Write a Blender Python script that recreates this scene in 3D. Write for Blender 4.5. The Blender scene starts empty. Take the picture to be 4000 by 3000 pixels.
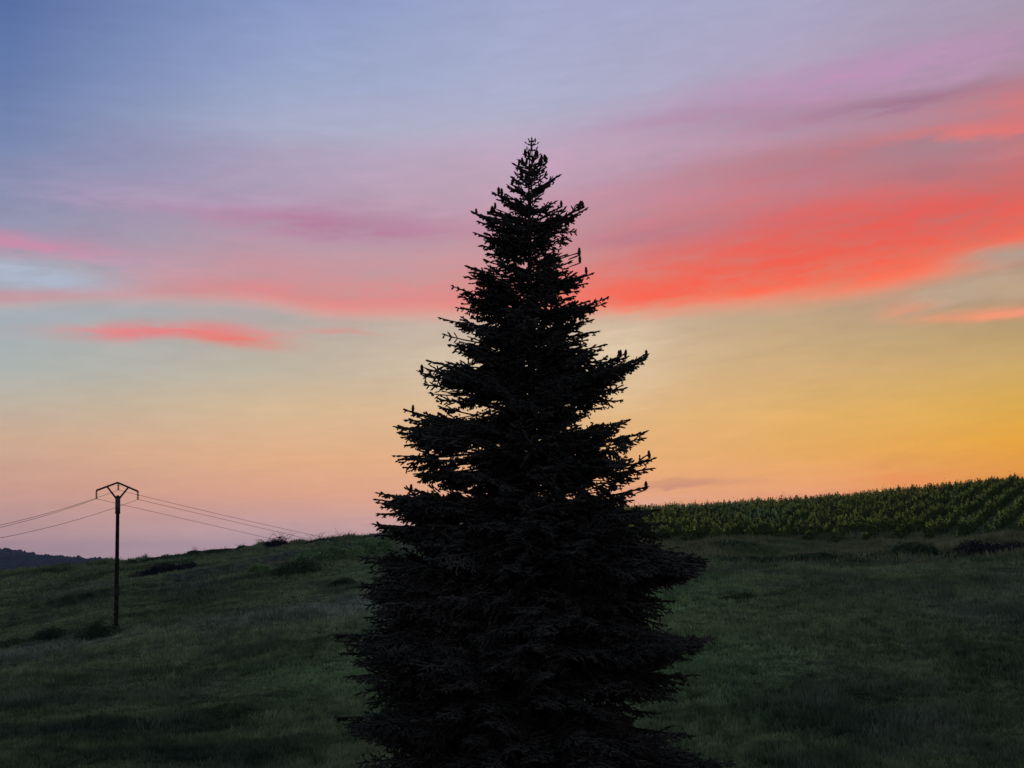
import bpy, math, random
import numpy as np
from mathutils import Vector, Matrix

random.seed(7)
RNG = np.random.default_rng(11)
C = bpy.context.scene.collection
SC = bpy.context.scene
R = math.radians

# ------------------------------------------------------------------ camera
F = 3039.0                       # focal length in units of a 2212 x 1659 picture
PITCH = R(6.75)
CAM_Z = 6.4
cam = bpy.data.cameras.new('camera')
cam.sensor_width = 36.0
cam.lens = 36.0 * F / 2212.0
cam.clip_start = 0.1
cam.clip_end = 30000
co = bpy.data.objects.new('camera', cam)
co.location = (0, 0, CAM_Z)
co.rotation_euler = (R(90) + PITCH, 0, 0)
C.objects.link(co)
SC.camera = co
SC.view_settings.view_transform = 'Standard'
SC.view_settings.look = 'None'
SC.view_settings.exposure = 0.0
SC.view_settings.gamma = 1.0
SC.cycles.max_bounces = 4
SC.cycles.diffuse_bounces = 2
SC.cycles.transmission_bounces = 3
SC.cycles.volume_bounces = 0


def ray(px, py):
    xr = (px - 1106.0) / F
    yr = (829.5 - py) / F
    Y = math.cos(PITCH) - yr * math.sin(PITCH)
    Z = math.sin(PITCH) + yr * math.cos(PITCH)
    return xr / Y, Z / Y          # per metre of depth along Y


def at(px, py, Y):
    u, e = ray(px, py)
    return Vector((u * Y, Y, CAM_Z + e * Y))


def azel(px, py):
    u, e = ray(px, py)
    return math.degrees(math.atan(u)), math.degrees(math.atan(e / math.hypot(1, u)))


def lin(c):
    out = []
    for v in c[:3]:
        v = v / 255.0
        out.append(v / 12.92 if v <= 0.04045 else ((v + 0.055) / 1.055) ** 2.4)
    return (out[0], out[1], out[2], 1.0)


# ------------------------------------------------------------------ sky (world)
world = bpy.data.worlds.new('World')
SC.world = world
world.use_nodes = True
WT = world.node_tree
WT.nodes.clear()


def lift(c, k=1.17, sat=0.88):
    """the listed sky colour made paler and a little brighter"""
    l = lin(c)
    y = 0.25 * l[0] + 0.6 * l[1] + 0.15 * l[2]
    return tuple((y + (v - y) * sat) * k for v in l[:3]) + (1.0,)


class NB:
    """little expression builder over shader nodes"""
    def __init__(self, tree):
        self.t = tree

    def _in(self, sock, v):
        if isinstance(v, (int, float)):
            sock.default_value = v
        elif isinstance(v, tuple):
            sock.default_value = v
        else:
            self.t.links.new(v, sock)

    def m(self, op, a, b=0.0, c=0.0, clamp=False):
        n = self.t.nodes.new('ShaderNodeMath')
        n.operation = op
        n.use_clamp = clamp
        self._in(n.inputs[0], a)
        self._in(n.inputs[1], b)
        self._in(n.inputs[2], c)
        return n.outputs[0]

    def mr(self, v, a, b, c=0.0, d=1.0, smooth=False):
        n = self.t.nodes.new('ShaderNodeMapRange')
        if smooth:
            n.interpolation_type = 'SMOOTHSTEP'
        self._in(n.inputs[0], v)
        for i, x in enumerate((a, b, c, d)):
            self._in(n.inputs[i + 1], x)
        return n.outputs[0]

    def ramp(self, v, pts, interp='LINEAR'):
        n = self.t.nodes.new('ShaderNodeValToRGB')
        n.color_ramp.interpolation = interp
        el = n.color_ramp.elements
        while len(el) > 1:
            el.remove(el[-1])
        pts = sorted(pts, key=lambda p: p[0])
        el[0].position = max(0, min(1, pts[0][0]))
        el[0].color = pts[0][1]
        for p, c in pts[1:]:
            e = el.new(max(0, min(1, p)))
            e.color = c
        self._in(n.inputs[0], v)
        return n.outputs[0]

    def mix(self, f, a, b, kind='MIX'):
        n = self.t.nodes.new('ShaderNodeMix')
        n.data_type = 'RGBA'
        n.blend_type = kind
        self._in(n.inputs[0], f)
        self._in(n.inputs[6], a)
        self._in(n.inputs[7], b)
        return n.outputs[2]

    def noise(self, vec, scale, detail=3.0, rough=0.5, dist=0.0):
        n = self.t.nodes.new('ShaderNodeTexNoise')
        self._in(n.inputs['Vector'], vec)
        n.inputs['Scale'].default_value = scale
        n.inputs['Detail'].default_value = detail
        n.inputs['Roughness'].default_value = rough
        n.inputs['Distortion'].default_value = dist
        return n.outputs[0]

    def xyz(self, x, y, z):
        n = self.t.nodes.new('ShaderNodeCombineXYZ')
        self._in(n.inputs[0], x)
        self._in(n.inputs[1], y)
        self._in(n.inputs[2], z)
        return n.outputs[0]


def build_world():
    b = NB(WT)
    tc = WT.nodes.new('ShaderNodeTexCoord')
    sep = WT.nodes.new('ShaderNodeSeparateXYZ')
    WT.links.new(tc.outputs['Generated'], sep.inputs[0])
    X, Y, Z = sep.outputs
    DEG = 180 / math.pi
    az = b.m('MULTIPLY', b.m('ARCTAN2', X, Y), DEG)
    el = b.m('MULTIPLY', b.m('ARCSINE', Z), DEG)
    # wind-drawn wisps: noise stretched along the horizon
    els = b.m('SUBTRACT', el, b.m('MULTIPLY', b.m('MAXIMUM', b.m('ADD', az, 4.0), 0.0), 0.11))   # streaks climb to the right
    wv = b.xyz(b.m('MULTIPLY', az, 0.10), b.m('MULTIPLY', els, 0.55), 0.0)
    n1 = b.noise(wv, 1.0, 5.0, 0.55)
    wv2 = b.xyz(b.m('MULTIPLY', az, 0.28), b.m('ADD', b.m('MULTIPLY', els, 1.5), 7.0), 3.0)
    n2 = b.noise(wv2, 1.0, 4.0, 0.6)
    n3 = b.noise(b.xyz(b.m('MULTIPLY', az, 0.55), b.m('MULTIPLY', els, 2.6), 9.0), 1.0, 5.0, 0.62, 0.6)
    frag = b.mr(b.m('ADD', b.m('MULTIPLY', n2, 0.55), b.m('MULTIPLY', n3, 0.45)), 0.36, 0.62, 0.45, 1.12)
    wob = b.m('MULTIPLY', b.m('SUBTRACT', n1, 0.5), 1.5)
    wob2 = b.m('ADD', b.m('MULTIPLY', b.m('SUBTRACT', n2, 0.5), 0.9), b.m('MULTIPLY', b.m('SUBTRACT', n3, 0.5), 0.6))
    elw = b.m('ADD', b.m('ADD', el, wob), wob2)       # warped elevation for clouds
    elb = b.m('ADD', el, b.m('MULTIPLY', wob, 0.35))

    def vert(x, stops):
        pts = []
        for py, c in stops:
            e = azel(x, py)[1]
            pts.append((e / 30.0, lift(c, 1.17, 0.88) if x < 1600 else lift(c, 1.17, 0.96)))
        return b.ramp(b.m('MULTIPLY', elb, 1 / 30.0, clamp=True), pts, 'EASE' if False else 'LINEAR')

    cols = SKYCOLS
    res = None
    prev_az = None
    for x, stops in cols:
        a = azel(x, 600)[0]
        col = vert(x, stops)
        if res is None:
            res = col
        else:
            res = b.mix(b.mr(az, prev_az, a, smooth=False), res, col)
        prev_az = a

    # ---- cloud layers
    def blob(res, px, py, sx, sup, sdn, rot, color, amt, warp=True, pw=1.0):
        a0, e0 = azel(px, py)
        k = 1 / 53.0                      # px -> degrees
        dx = b.m('SUBTRACT', az, a0)
        dy = b.m('SUBTRACT', elw if warp else elb, e0)
        c, s = math.cos(R(rot)), math.sin(R(rot))
        xr = b.m('ADD', b.m('MULTIPLY', dx, c), b.m('MULTIPLY', dy, s))
        yr = b.m('SUBTRACT', b.m('MULTIPLY', dy, c), b.m('MULTIPLY', dx, s))
        up = b.m('MAXIMUM', yr, 0.0)
        dn = b.m('MINIMUM', yr, 0.0)
        q = b.m('POWER', b.m('MULTIPLY', b.m('ABSOLUTE', xr), 1 / (sx * k)), 2.0)
        q = b.m('ADD', q, b.m('POWER', b.m('MULTIPLY', up, 1 / (sup * k)), 2.0))
        q = b.m('ADD', q, b.m('POWER', b.m('MULTIPLY', b.m('ABSOLUTE', dn), 1 / (sdn * k)), 2.0))
        if pw != 1.0:
            q = b.m('POWER', q, pw)
        mk = b.m('MULTIPLY', b.m('MULTIPLY', b.m('EXPONENT', b.m('MULTIPLY', q, -1.0)), frag), amt, clamp=True)
        return b.mix(mk, res, lin(color))

    for args in BLOBS_UNDER:
        res = blob(res, *args)

    # main pink bank: lower edge follows azimuth, upper side fades away
    a_lo, a_hi = azel(-300, 600)[0], azel(2600, 600)[0]
    t = b.mr(az, a_lo, a_hi)
    def curve(pts, scale):
        out = []
        for px, v in pts:
            a = azel(px, 600)[0]
            f = v / scale
            out.append(((a - a_lo) / (a_hi - a_lo), (f, f, f, 1)))
        return b.m('MULTIPLY', b.ramp(t, out, 'B_SPLINE'), scale)
    bot = curve([(x, azel(x, y)[1]) for x, y in BANK_BOTTOM], 20.0)
    thick = curve(BANK_THICK, 8.0)
    dens = curve(BANK_AMT, 1.0)
    d = b.m('SUBTRACT', b.m('ADD', el, b.m('MULTIPLY', b.m('ADD', wob, wob2), 0.28)), bot)
    edge = b.mr(d, b.mr(az, -2, 8, -0.32, -0.42), b.mr(az, -2, 8, 0.6, 0.8), smooth=True)
    dd = b.m('MAXIMUM', b.m('ADD', d, b.m('MULTIPLY', wob, 0.9)), 0.0)
    fall = b.m('EXPONENT', b.m('MULTIPLY', b.m('POWER', b.m('DIVIDE', dd, thick), 2.1), -1.0))
    streak = b.mr(b.m('ADD', b.m('MULTIPLY', n2, 0.6), b.m('MULTIPLY', n3, 0.4)), 0.34, 0.62, 0.5, 1.08)
    streak = b.mix(b.mr(dd, 0.0, 1.2), (1, 1, 1, 1), b.xyz(streak, streak, streak))
    mk = b.m('MULTIPLY', b.m('MULTIPLY', edge, fall), b.m('MULTIPLY', dens, streak), clamp=True)
    rim = b.m('DIVIDE', d, b.m('MULTIPLY', thick, 1.3))
    pcL = b.ramp(rim, [(0.0, lin((238, 156, 144))), (0.2, lin((230, 128, 128))), (0.5, lin((216, 132, 138))), (0.9, lin((200, 138, 154)))])
    pcR = b.ramp(rim, [(0.0, lin((252, 146, 114))), (0.12, lin((252, 104, 76))), (0.42, lin((228, 92, 84))), (0.75, lin((214, 104, 102))), (1.0, lin((192, 116, 124)))])
    pc = b.mix(b.mr(az, azel(900, 600)[0], azel(1450, 600)[0]), pcL, pcR)
    res = b.mix(mk, res, pc)

    for args in BLOBS_OVER:
        res = blob(res, *args)

    # faint overall streakiness
    st = b.mr(n2, 0.25, 0.75, 0.965, 1.035)
    stm = b.mr(n3, 0.3, 0.7, 0.975, 1.025)
    st = b.m('MULTIPLY', st, stm)
    stc = b.xyz(st, st, st)
    res = b.mix(1.0, res, stc, 'MULTIPLY')

    # rest of the dome: dusk blue overhead and behind, a glow where the sun went down (right of the view)
    zen = b.mr(el, 20, 75, smooth=True)
    res = b.mix(zen, res, lin(ZENITH))
    back = b.mr(b.m('ABSOLUTE', az), 45, 120, smooth=True)
    res = b.mix(back, res, b.ramp(b.mr(el, 0, 60), [(0, lin((150, 140, 160))), (0.4, lin((136, 150, 186))), (1, lin(ZENITH))]))
    below = b.mr(el, -1.5, -6.0)
    res = b.mix(below, res, lin((30, 34, 30)))

    bg = WT.nodes.new('ShaderNodeBackground')
    WT.links.new(res, bg.inputs['Color'])
    bg.inputs['Strength'].default_value = 1.0
    out = WT.nodes.new('ShaderNodeOutputWorld')
    WT.links.new(bg.outputs[0], out.inputs['Surface'])


ZENITH = (124, 142, 186)
SKYCOLS = [
    (0, [(0, (78, 104, 158)), (150, (90, 115, 166)), (300, (108, 126, 168)), (420, (126, 134, 168)), (500, (138, 140, 166)), (600, (152, 158, 170)),
         (690, (152, 164, 172)), (790, (160, 167, 164)), (860, (176, 166, 150)), (950, (194, 158, 132)), (1050, (192, 144, 128)),
         (1120, (178, 138, 136)), (1190, (166, 134, 142))]),
    (600, [(0, (124, 142, 188)), (160, (140, 154, 192)), (270, (156, 162, 190)), (330, (160, 150, 178)), (450, (168, 144, 170)), (540, (172, 146, 160)), (700, (168, 160, 154)),
           (800, (180, 168, 148)), (880, (202, 172, 134)), (990, (216, 162, 118)), (1070, (210, 150, 124)), (1120, (190, 146, 144)),
           (1180, (182, 152, 158))]),
    (1106, [(0, (148, 156, 194)), (200, (158, 164, 194)), (300, (172, 162, 186)), (480, (184, 146, 162)), (700, (190, 168, 148)),
            (800, (202, 174, 140)), (900, (214, 170, 122)), (1020, (220, 160, 112)), (1100, (214, 152, 124)), (1160, (200, 156, 150))]),
    (1700, [(0, (158, 156, 186)), (160, (164, 154, 180)), (330, (164, 138, 156)), (480, (172, 124, 132)), (690, (182, 156, 122)),
            (800, (198, 162, 112)), (900, (214, 166, 94)), (980, (218, 160, 88)), (1040, (222, 154, 102)), (1100, (216, 148, 112))]),
    (2212, [(0, (156, 142, 164)), (160, (160, 132, 152)), (300, (160, 122, 132)), (480, (162, 116, 114)), (690, (168, 142, 104)),
            (780, (190, 156, 96)), (860, (206, 160, 70)), (950, (218, 154, 46)), (1010, (216, 142, 56)), (1080, (212, 128, 62))]),
    (3200, [(0, (150, 138, 160)), (300, (170, 128, 136)), (700, (210, 156, 90)), (950, (250, 190, 70)), (1080, (245, 150, 50))]),
]
#  px, py, half width, up, down, rotation, colour, amount
BLOBS_UNDER = [
    (700, 480, 330, 26, 30, -2, (176, 118, 152), 1.0),
    (380, 430, 300, 40, 40, -3, (188, 162, 190), 0.45),
    (60, 525, 230, 26, 22, -5, (206, 138, 168), 1.0),
    (1300, 330, 420, 50, 60, 4, (200, 160, 188), 0.55),
    (1850, 160, 380, 34, 44, 6, (190, 146, 186), 0.9),
    (1980, 218, 300, 26, 26, 3, (156, 120, 146), 1.1),
    (1560, 250, 260, 22, 26, 4, (178, 140, 170), 0.8),
    (1500, 400, 380, 60, 50, 5, (200, 140, 156), 0.55),
    (1850, 345, 330, 36, 36, 3, (164, 130, 144), 0.9),
    (2200, 200, 160, 30, 50, 8, (214, 124, 124), 0.7),
]
BLOBS_OVER = [
    (1560, 590, 300, 60, 46, 9, (246, 96, 76), 0.5),
    (1380, 640, 170, 30, 26, 3, (248, 98, 78), 0.5),
    (1900, 500, 330, 60, 44, 8, (236, 88, 76), 0.6),
    (1400, 505, 190, 24, 26, 5, (176, 122, 140), 0.6),
    (1330, 430, 200, 30, 30, 3, (196, 140, 162), 0.4),
    (1320, 745, 130, 50, 110, 0, (236, 214, 184), 0.55, False),  # no cloud: cream glow right of the fir, painted into the sky
    (975, 770, 120, 50, 90, 0, (224, 204, 180), 0.35, False),  # the same painted glow on the fir's left
    (2130, 290, 190, 16, 12, 2, (240, 118, 110), 0.85),
    (2240, 250, 120, 45, 60, 20, (222, 116, 112), 0.6),
    (2020, 335, 150, 26, 20, 4, (160, 134, 146), 0.75),
    (2010, 375, 140, 18, 16, 4, (160, 118, 128), 0.5),
    # grey rifts at the right end of the bank
    (2190, 548, 105, 19, 17, 4, (180, 158, 142),1.5, False),
    (2090, 626, 170, 26, 30, 9, (188, 164, 142),1.5, False),
    (2230, 622, 120, 24, 26, 2, (190, 162, 134),1.5, False),
    (2150, 682, 150, 15, 10, 0, (240, 152, 118), 1.2, False),
    (1960, 660, 60, 16, 10, 8, (232, 146, 112), 0.6),
    # blue opening at the left between the two arms
    (20, 590, 190, 22, 24, -4, (172, 182, 200),1.5, False),
    (300, 570, 260, 20, 22, -2, (200, 162, 178), 0.4),
    # small detached pink cloud
    (370, 720, 200, 14, 13, 2, (226, 138, 138), 1.3),
    (290, 728, 130, 12, 9, 3, (226, 130, 134), 0.7, False),
    (500, 738, 100, 19, 11, -5, (238, 118, 108), 1.1, False),
    (470, 708, 60, 16, 14, -6, (222, 140, 140), 0.8, False),
    (740, 714, 75, 9, 7, -3, (220, 142, 134), 0.7),
    # low bars near the horizon
    (1490, 1043, 130, 9, 9, 2, (196, 138, 118), 0.8),
    (1750, 1075, 120, 12, 10, 3, (226, 144, 128), 0.5),
    (650, 1150, 210, 16, 40, 2, (184, 154, 160), 0.7),
    (1420, 1085, 80, 10, 10, 2, (228, 172, 150), 0.6),
    (1960, 1030, 80, 14, 14, 0, (240, 138, 84), 0.6),
]
BANK_BOTTOM = [(-300, 668), (0, 660), (150, 657), (300, 653), (450, 652), (560, 656), (640, 676), (720, 690), (850, 692), (1000, 692),
               (1200, 688), (1350, 682), (1500, 672), (1650, 664), (1800, 652), (1900, 640), (2000, 618), (2100, 590), (2212, 560), (2600, 470)]
BANK_THICK = [(-300, 0.4), (0, 0.55), (200, 0.85), (330, 1.5), (480, 2.1), (700, 2.7), (900, 3.0), (1100, 3.3), (1300, 3.9), (1500, 4.7),
              (1700, 5.7), (1900, 5.6), (2100, 5.0), (2212, 4.6), (2600, 4)]
BANK_AMT = [(-300, 0.7), (0, 0.75), (200, 0.6), (350, 0.72), (600, 0.85), (900, 0.85), (1100, 0.85), (1300, 0.92), (1500, 1.0), (1700, 1.0),
            (1900, 0.95), (2212, 0.95), (2600, 0.8)]
build_world()
#@@WORLD_END


# ------------------------------------------------------------------ helpers
def tag(o, label=None, cat=None, group=None, kind=None):
    if label: o['label'] = label
    if cat: o['category'] = cat
    if group: o['group'] = group
    if kind: o['kind'] = kind
    return o


def empty(name, loc):
    o = bpy.data.objects.new(name, None)
    o.empty_display_size = 0.3
    o.location = loc
    C.objects.link(o)
    return o


def mesh_np(name, V, faces_by_n, mat, parent=None, smooth=False, origin=None):
    """V (n,3); faces_by_n: list of (m,k) int arrays"""
    V = np.asarray(V, dtype=np.float32)
    if origin is not None:
        V = V - np.asarray(origin, dtype=np.float32)
    me = bpy.data.meshes.new(name)
    loops = np.concatenate([f.reshape(-1) for f in faces_by_n]).astype(np.int32)
    tot = np.concatenate([np.full(len(f), f.shape[1], dtype=np.int32) for f in faces_by_n])
    start = np.concatenate([[0], np.cumsum(tot)[:-1]]).astype(np.int32)
    me.vertices.add(len(V))
    me.vertices.foreach_set('co', V.reshape(-1))
    me.loops.add(len(loops))
    me.loops.foreach_set('vertex_index', loops)
    me.polygons.add(len(tot))
    me.polygons.foreach_set('loop_start', start)
    me.polygons.foreach_set('loop_total', tot)
    if smooth:
        me.polygons.foreach_set('use_smooth', np.ones(len(tot), dtype=bool))
    me.materials.append(mat)
    me.update(calc_edges=True)
    me.validate()
    o = bpy.data.objects.new(name, me)
    C.objects.link(o)
    if parent is not None:
        o.parent = parent
    return o


def frames(D):
    """orthonormal side vectors for directions D (n,3)"""
    D = D / np.maximum(np.linalg.norm(D, axis=1, keepdims=True), 1e-9)
    up = np.where(np.abs(D[:, 2:3]) > 0.9, np.array([[1.0, 0, 0]]), np.array([[0, 0, 1.0]]))
    A = np.cross(D, up)
    A /= np.linalg.norm(A, axis=1, keepdims=True)
    B = np.cross(D, A)
    return D, A, B


def tubes(P, Q, r0, r1, n=5):
    """many straight tapered sticks at once"""
    P, Q = np.asarray(P, float), np.asarray(Q, float)
    r0 = np.broadcast_to(np.asarray(r0, float), (len(P),))
    r1 = np.broadcast_to(np.asarray(r1, float), (len(P),))
    D, A, B = frames(Q - P)
    V = []
    for k in range(n):
        a = 2 * math.pi * k / n
        o = A * math.cos(a) + B * math.sin(a)
        V.append((P + o * r0[:, None], Q + o * r1[:, None]))
    m = len(P)
    arr = np.zeros((m, 2 * n, 3))
    for k in range(n):
        arr[:, k] = V[k][0]
        arr[:, n + k] = V[k][1]
    base = (np.arange(m) * 2 * n)[:, None]
    quads = np.concatenate([base + np.array([[k, (k + 1) % n, n + (k + 1) % n, n + k]]) for k in range(n)])
    cap0 = base + np.array([list(range(n))[::-1]])
    cap1 = base + np.array([list(range(n, 2 * n))])
    return arr.reshape(-1, 3), [quads, cap0, cap1]


def merge(parts):
    """parts: list of (V, [face arrays]) -> (V, [face arrays by n])"""
    off, VV, by = 0, [], {}
    for V, fs in parts:
        VV.append(V)
        for f in fs:
            by.setdefault(f.shape[1], []).append(f + off)
        off += len(V)
    return np.concatenate(VV), [np.concatenate(v) for v in by.values()]


def polyline_tube(pts, radii, n=6):
    """one continuous bent tube through pts"""
    pts = [Vector(p) for p in pts]
    V, Q = [], []
    for i, p in enumerate(pts):
        d = (pts[min(i + 1, len(pts) - 1)] - pts[max(i - 1, 0)]).normalized()
        ref = Vector((0, 0, 1)) if abs(d.z) < 0.95 else Vector((1, 0, 0))
        a = d.cross(ref).normalized()
        b_ = d.cross(a)
        for k in range(n):
            t = 2 * math.pi * k / n
            V.append(tuple(p + (a * math.cos(t) + b_ * math.sin(t)) * radii[i]))
    for i in range(len(pts) - 1):
        for k in range(n):
            Q.append((i * n + k, i * n + (k + 1) % n, (i + 1) * n + (k + 1) % n, (i + 1) * n + k))
    caps = np.array([list(range(n))[::-1], [(len(pts) - 1) * n + k for k in range(n)]])
    return np.array(V), [np.array(Q), caps]


def leaves(P, N, size, rng, aspect=1.0):
    """4-cornered kite leaves centred at P facing roughly N"""
    D, A, B = frames(N)
    th = rng.uniform(0, 2 * math.pi, len(P))[:, None]
    U = A * np.cos(th) + B * np.sin(th)
    W = np.cross(D, U)
    s = np.asarray(size).reshape(-1, 1)
    fold = D * s * rng.uniform(-0.25, 0.25, (len(P), 1))
    arr = np.zeros((len(P), 4, 3))
    arr[:, 0] = P - U * s * 0.5
    arr[:, 1] = P - W * s * 0.42 * aspect + fold
    arr[:, 2] = P + U * s * 0.6
    arr[:, 3] = P + W * s * 0.42 * aspect + fold
    q = (np.arange(len(P)) * 4)[:, None] + np.array([[0, 1, 2, 3]])
    return arr.reshape(-1, 3), [q]


def rand_dirs(n, rng):
    v = rng.normal(size=(n, 3))
    return v / np.linalg.norm(v, axis=1, keepdims=True)


# ------------------------------------------------------------------ materials
def material(name, build):
    m = bpy.data.materials.new(name)
    m.use_nodes = True
    t = m.node_tree
    t.nodes.clear()
    b = NB(t)
    out = t.nodes.new('ShaderNodeOutputMaterial')
    build(t, b, out)
    return m


def pos(t):
    g = t.nodes.new('ShaderNodeNewGeometry')
    return g.outputs['Position']


def shader(t, out, col, rough=0.9, trans=0.0, spec=0.15, bump=None):
    p = t.nodes.new('ShaderNodeBsdfPrincipled')
    if isinstance(col, tuple):
        p.inputs['Base Color'].default_value = col
    else:
        t.links.new(col, p.inputs['Base Color'])
    p.inputs['Roughness'].default_value = rough
    p.inputs['Specular IOR Level'].default_value = spec
    if bump is not None:
        bn = t.nodes.new('ShaderNodeBump')
        bn.inputs['Strength'].default_value = 0.6
        bn.inputs['Distance'].default_value = 0.05
        t.links.new(bump, bn.inputs['Height'])
        t.links.new(bn.outputs[0], p.inputs['Normal'])
    if bump is None:
        t.nodes.remove(p)
        p = t.nodes.new('ShaderNodeBsdfDiffuse')
        if isinstance(col, tuple):
            p.inputs['Color'].default_value = col
        else:
            t.links.new(col, p.inputs['Color'])
    if trans > 0:
        tr = t.nodes.new('ShaderNodeBsdfTranslucent')
        if isinstance(col, tuple):
            tr.inputs['Color'].default_value = col
        else:
            t.links.new(col, tr.inputs['Color'])
        mx = t.nodes.new('ShaderNodeMixShader')
        mx.inputs[0].default_value = trans
        t.links.new(p.outputs[0], mx.inputs[1])
        t.links.new(tr.outputs[0], mx.inputs[2])
        t.links.new(mx.outputs[0], out.inputs['Surface'])
    else:
        t.links.new(p.outputs[0], out.inputs['Surface'])


def flora(name, dark, light, scale=0.25, trans=0.3, third=None, tscale=0.06, fine=3.0):
    def f(t, b, out):
        P = pos(t)
        n = b.noise(P, scale, 4.0, 0.6)
        c = b.mix(b.mr(n, 0.35, 0.65, smooth=True), dark, light)
        if third is not None:
            n3 = b.noise(P, tscale, 3.0, 0.6, 0.5)
            c = b.mix(b.mr(n3, 0.5, 0.68, smooth=True), c, third)
        nf = b.mr(b.noise(P, fine, 2.0, 0.6), 0.25, 0.75, 0.55, 1.45)
        c = b.mix(1.0, c, b.xyz(nf, nf, nf), 'MULTIPLY')
        shader(t, out, c, 0.85, trans, 0.12)
    return material(name, f)


GRASS_D = (0.076, 0.108, 0.048, 1)
GRASS_L = (0.190, 0.236, 0.094, 1)
GRASS_P = (0.220, 0.235, 0.145, 1)


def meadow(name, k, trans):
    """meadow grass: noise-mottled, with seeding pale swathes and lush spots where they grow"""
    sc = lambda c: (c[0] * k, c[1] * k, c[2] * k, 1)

    def f(t, b, out):
        P = pos(t)
        sp = t.nodes.new('ShaderNodeSeparateXYZ')
        t.links.new(P, sp.inputs[0])
        n = b.noise(P, 0.16, 4.0, 0.6)
        n2 = b.noise(P, 0.42, 3.0, 0.6)
        c = b.mix(b.mr(n, 0.36, 0.62, smooth=True), sc(GRASS_D), sc(GRASS_L))
        c = b.mix(b.m('MULTIPLY', b.mr(b.noise(P, 0.05, 3.0, 0.6, 0.5), 0.52, 0.7, smooth=True), 0.7), c, sc(GRASS_P))
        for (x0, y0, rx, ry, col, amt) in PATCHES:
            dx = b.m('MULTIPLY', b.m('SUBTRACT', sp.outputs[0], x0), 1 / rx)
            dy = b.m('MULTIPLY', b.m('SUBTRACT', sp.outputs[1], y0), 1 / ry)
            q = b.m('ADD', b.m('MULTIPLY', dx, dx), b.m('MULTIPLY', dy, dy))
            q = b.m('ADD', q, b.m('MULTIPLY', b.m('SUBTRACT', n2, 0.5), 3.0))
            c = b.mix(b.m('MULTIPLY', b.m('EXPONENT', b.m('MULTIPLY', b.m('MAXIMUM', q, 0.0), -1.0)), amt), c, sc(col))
        nf = b.mr(b.noise(P, 1.3, 4.0, 0.7), 0.3, 0.7, 0.35, 1.65)
        c = b.mix(1.0, c, b.xyz(nf, nf, nf), 'MULTIPLY')
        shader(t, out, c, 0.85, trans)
    return material(name, f)


PALE = (0.27, 0.29, 0.205)
LUSH = (0.175, 0.29, 0.10)
OLIVE = (0.23, 0.26, 0.095)
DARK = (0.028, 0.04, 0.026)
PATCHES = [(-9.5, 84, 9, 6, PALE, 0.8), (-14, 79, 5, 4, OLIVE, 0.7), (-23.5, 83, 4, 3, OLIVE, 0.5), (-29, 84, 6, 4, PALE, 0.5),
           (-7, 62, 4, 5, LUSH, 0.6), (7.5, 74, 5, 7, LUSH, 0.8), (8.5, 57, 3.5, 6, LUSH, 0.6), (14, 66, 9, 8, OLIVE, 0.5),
           (-8, 108, 6, 8, LUSH, 0.5), (-13.5, 50, 5, 4, DARK, 0.8), (-15, 41.5, 7, 3, DARK, 0.6), (-9, 44, 4, 3, DARK, 0.6), (-21, 50, 4, 4, DARK, 0.5), (-24, 112, 9, 2.0, DARK, 0.7), (26, 63, 7, 5, DARK, 0.6), (16, 47, 6, 4, DARK, 0.5),  # nearest DARK patches at left paint corner darkening into the grass colour
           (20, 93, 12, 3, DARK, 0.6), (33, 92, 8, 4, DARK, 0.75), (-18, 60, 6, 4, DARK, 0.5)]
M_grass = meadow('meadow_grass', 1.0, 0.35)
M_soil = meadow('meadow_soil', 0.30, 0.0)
M_bank = flora('dry_bank_grass', (0.12, 0.13, 0.055, 1), (0.24, 0.235, 0.105, 1), 0.5, 0.35, (0.10, 0.145, 0.055, 1), 0.09, 1.5)
M_vine = flora('shaded_vine_leaf', (0.040, 0.058, 0.016, 1), (0.085, 0.11, 0.026, 1), 0.6, 0.2, (0.04, 0.075, 0.03, 1), 0.07, 2.5)  # lower leaves: the shade under the vine tops is put into the colour
M_vtop = flora('lit_young_vine_leaf', (0.22, 0.25, 0.04, 1), (0.50, 0.50, 0.09, 1), 0.9, 0.4, (0.28, 0.38, 0.14, 1), 0.07, 2.0)  # young top leaves, brightened so that lit tops are painted in
M_vwood = flora('vine_wood', (0.04, 0.03, 0.02, 1), (0.07, 0.05, 0.035, 1), 2.0, 0.0)
M_bush = flora('bush_leaf', (0.030, 0.050, 0.022, 1), (0.055, 0.09, 0.035, 1), 1.2, 0.3)
M_bushg = flora('green_bush_leaf', (0.08, 0.14, 0.05, 1), (0.20, 0.30, 0.10, 1), 1.2, 0.35)
M_bram = flora('bramble_leaf', (0.020, 0.018, 0.020, 1), (0.040, 0.034, 0.034, 1), 1.2, 0.2)
M_stem = flora('dry_stem', (0.05, 0.035, 0.03, 1), (0.09, 0.06, 0.05, 1), 3.0, 0.0)
M_needle = flora('fir_needles', (0.028, 0.027, 0.019, 1), (0.050, 0.046, 0.033, 1), 2.2, 0.04, (0.074, 0.066, 0.050, 1), 0.8, 14.0)
M_bark = flora('fir_bark', (0.035, 0.026, 0.022, 1), (0.07, 0.055, 0.045, 1), 6.0, 0.0)
M_cone = flora('fir_cone', (0.035, 0.022, 0.014, 1), (0.06, 0.036, 0.022, 1), 20.0, 0.0)
M_pole = flora('weathered_pole_concrete', (0.045, 0.035, 0.033, 1), (0.075, 0.06, 0.055, 1), 3.0, 0.0)
M_steel = flora('dull_steel', (0.04, 0.034, 0.034, 1), (0.06, 0.05, 0.05, 1), 5.0, 0.0)
M_glass = flora('insulator_glass', (0.03, 0.035, 0.03, 1), (0.05, 0.055, 0.05, 1), 5.0, 0.0)
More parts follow.
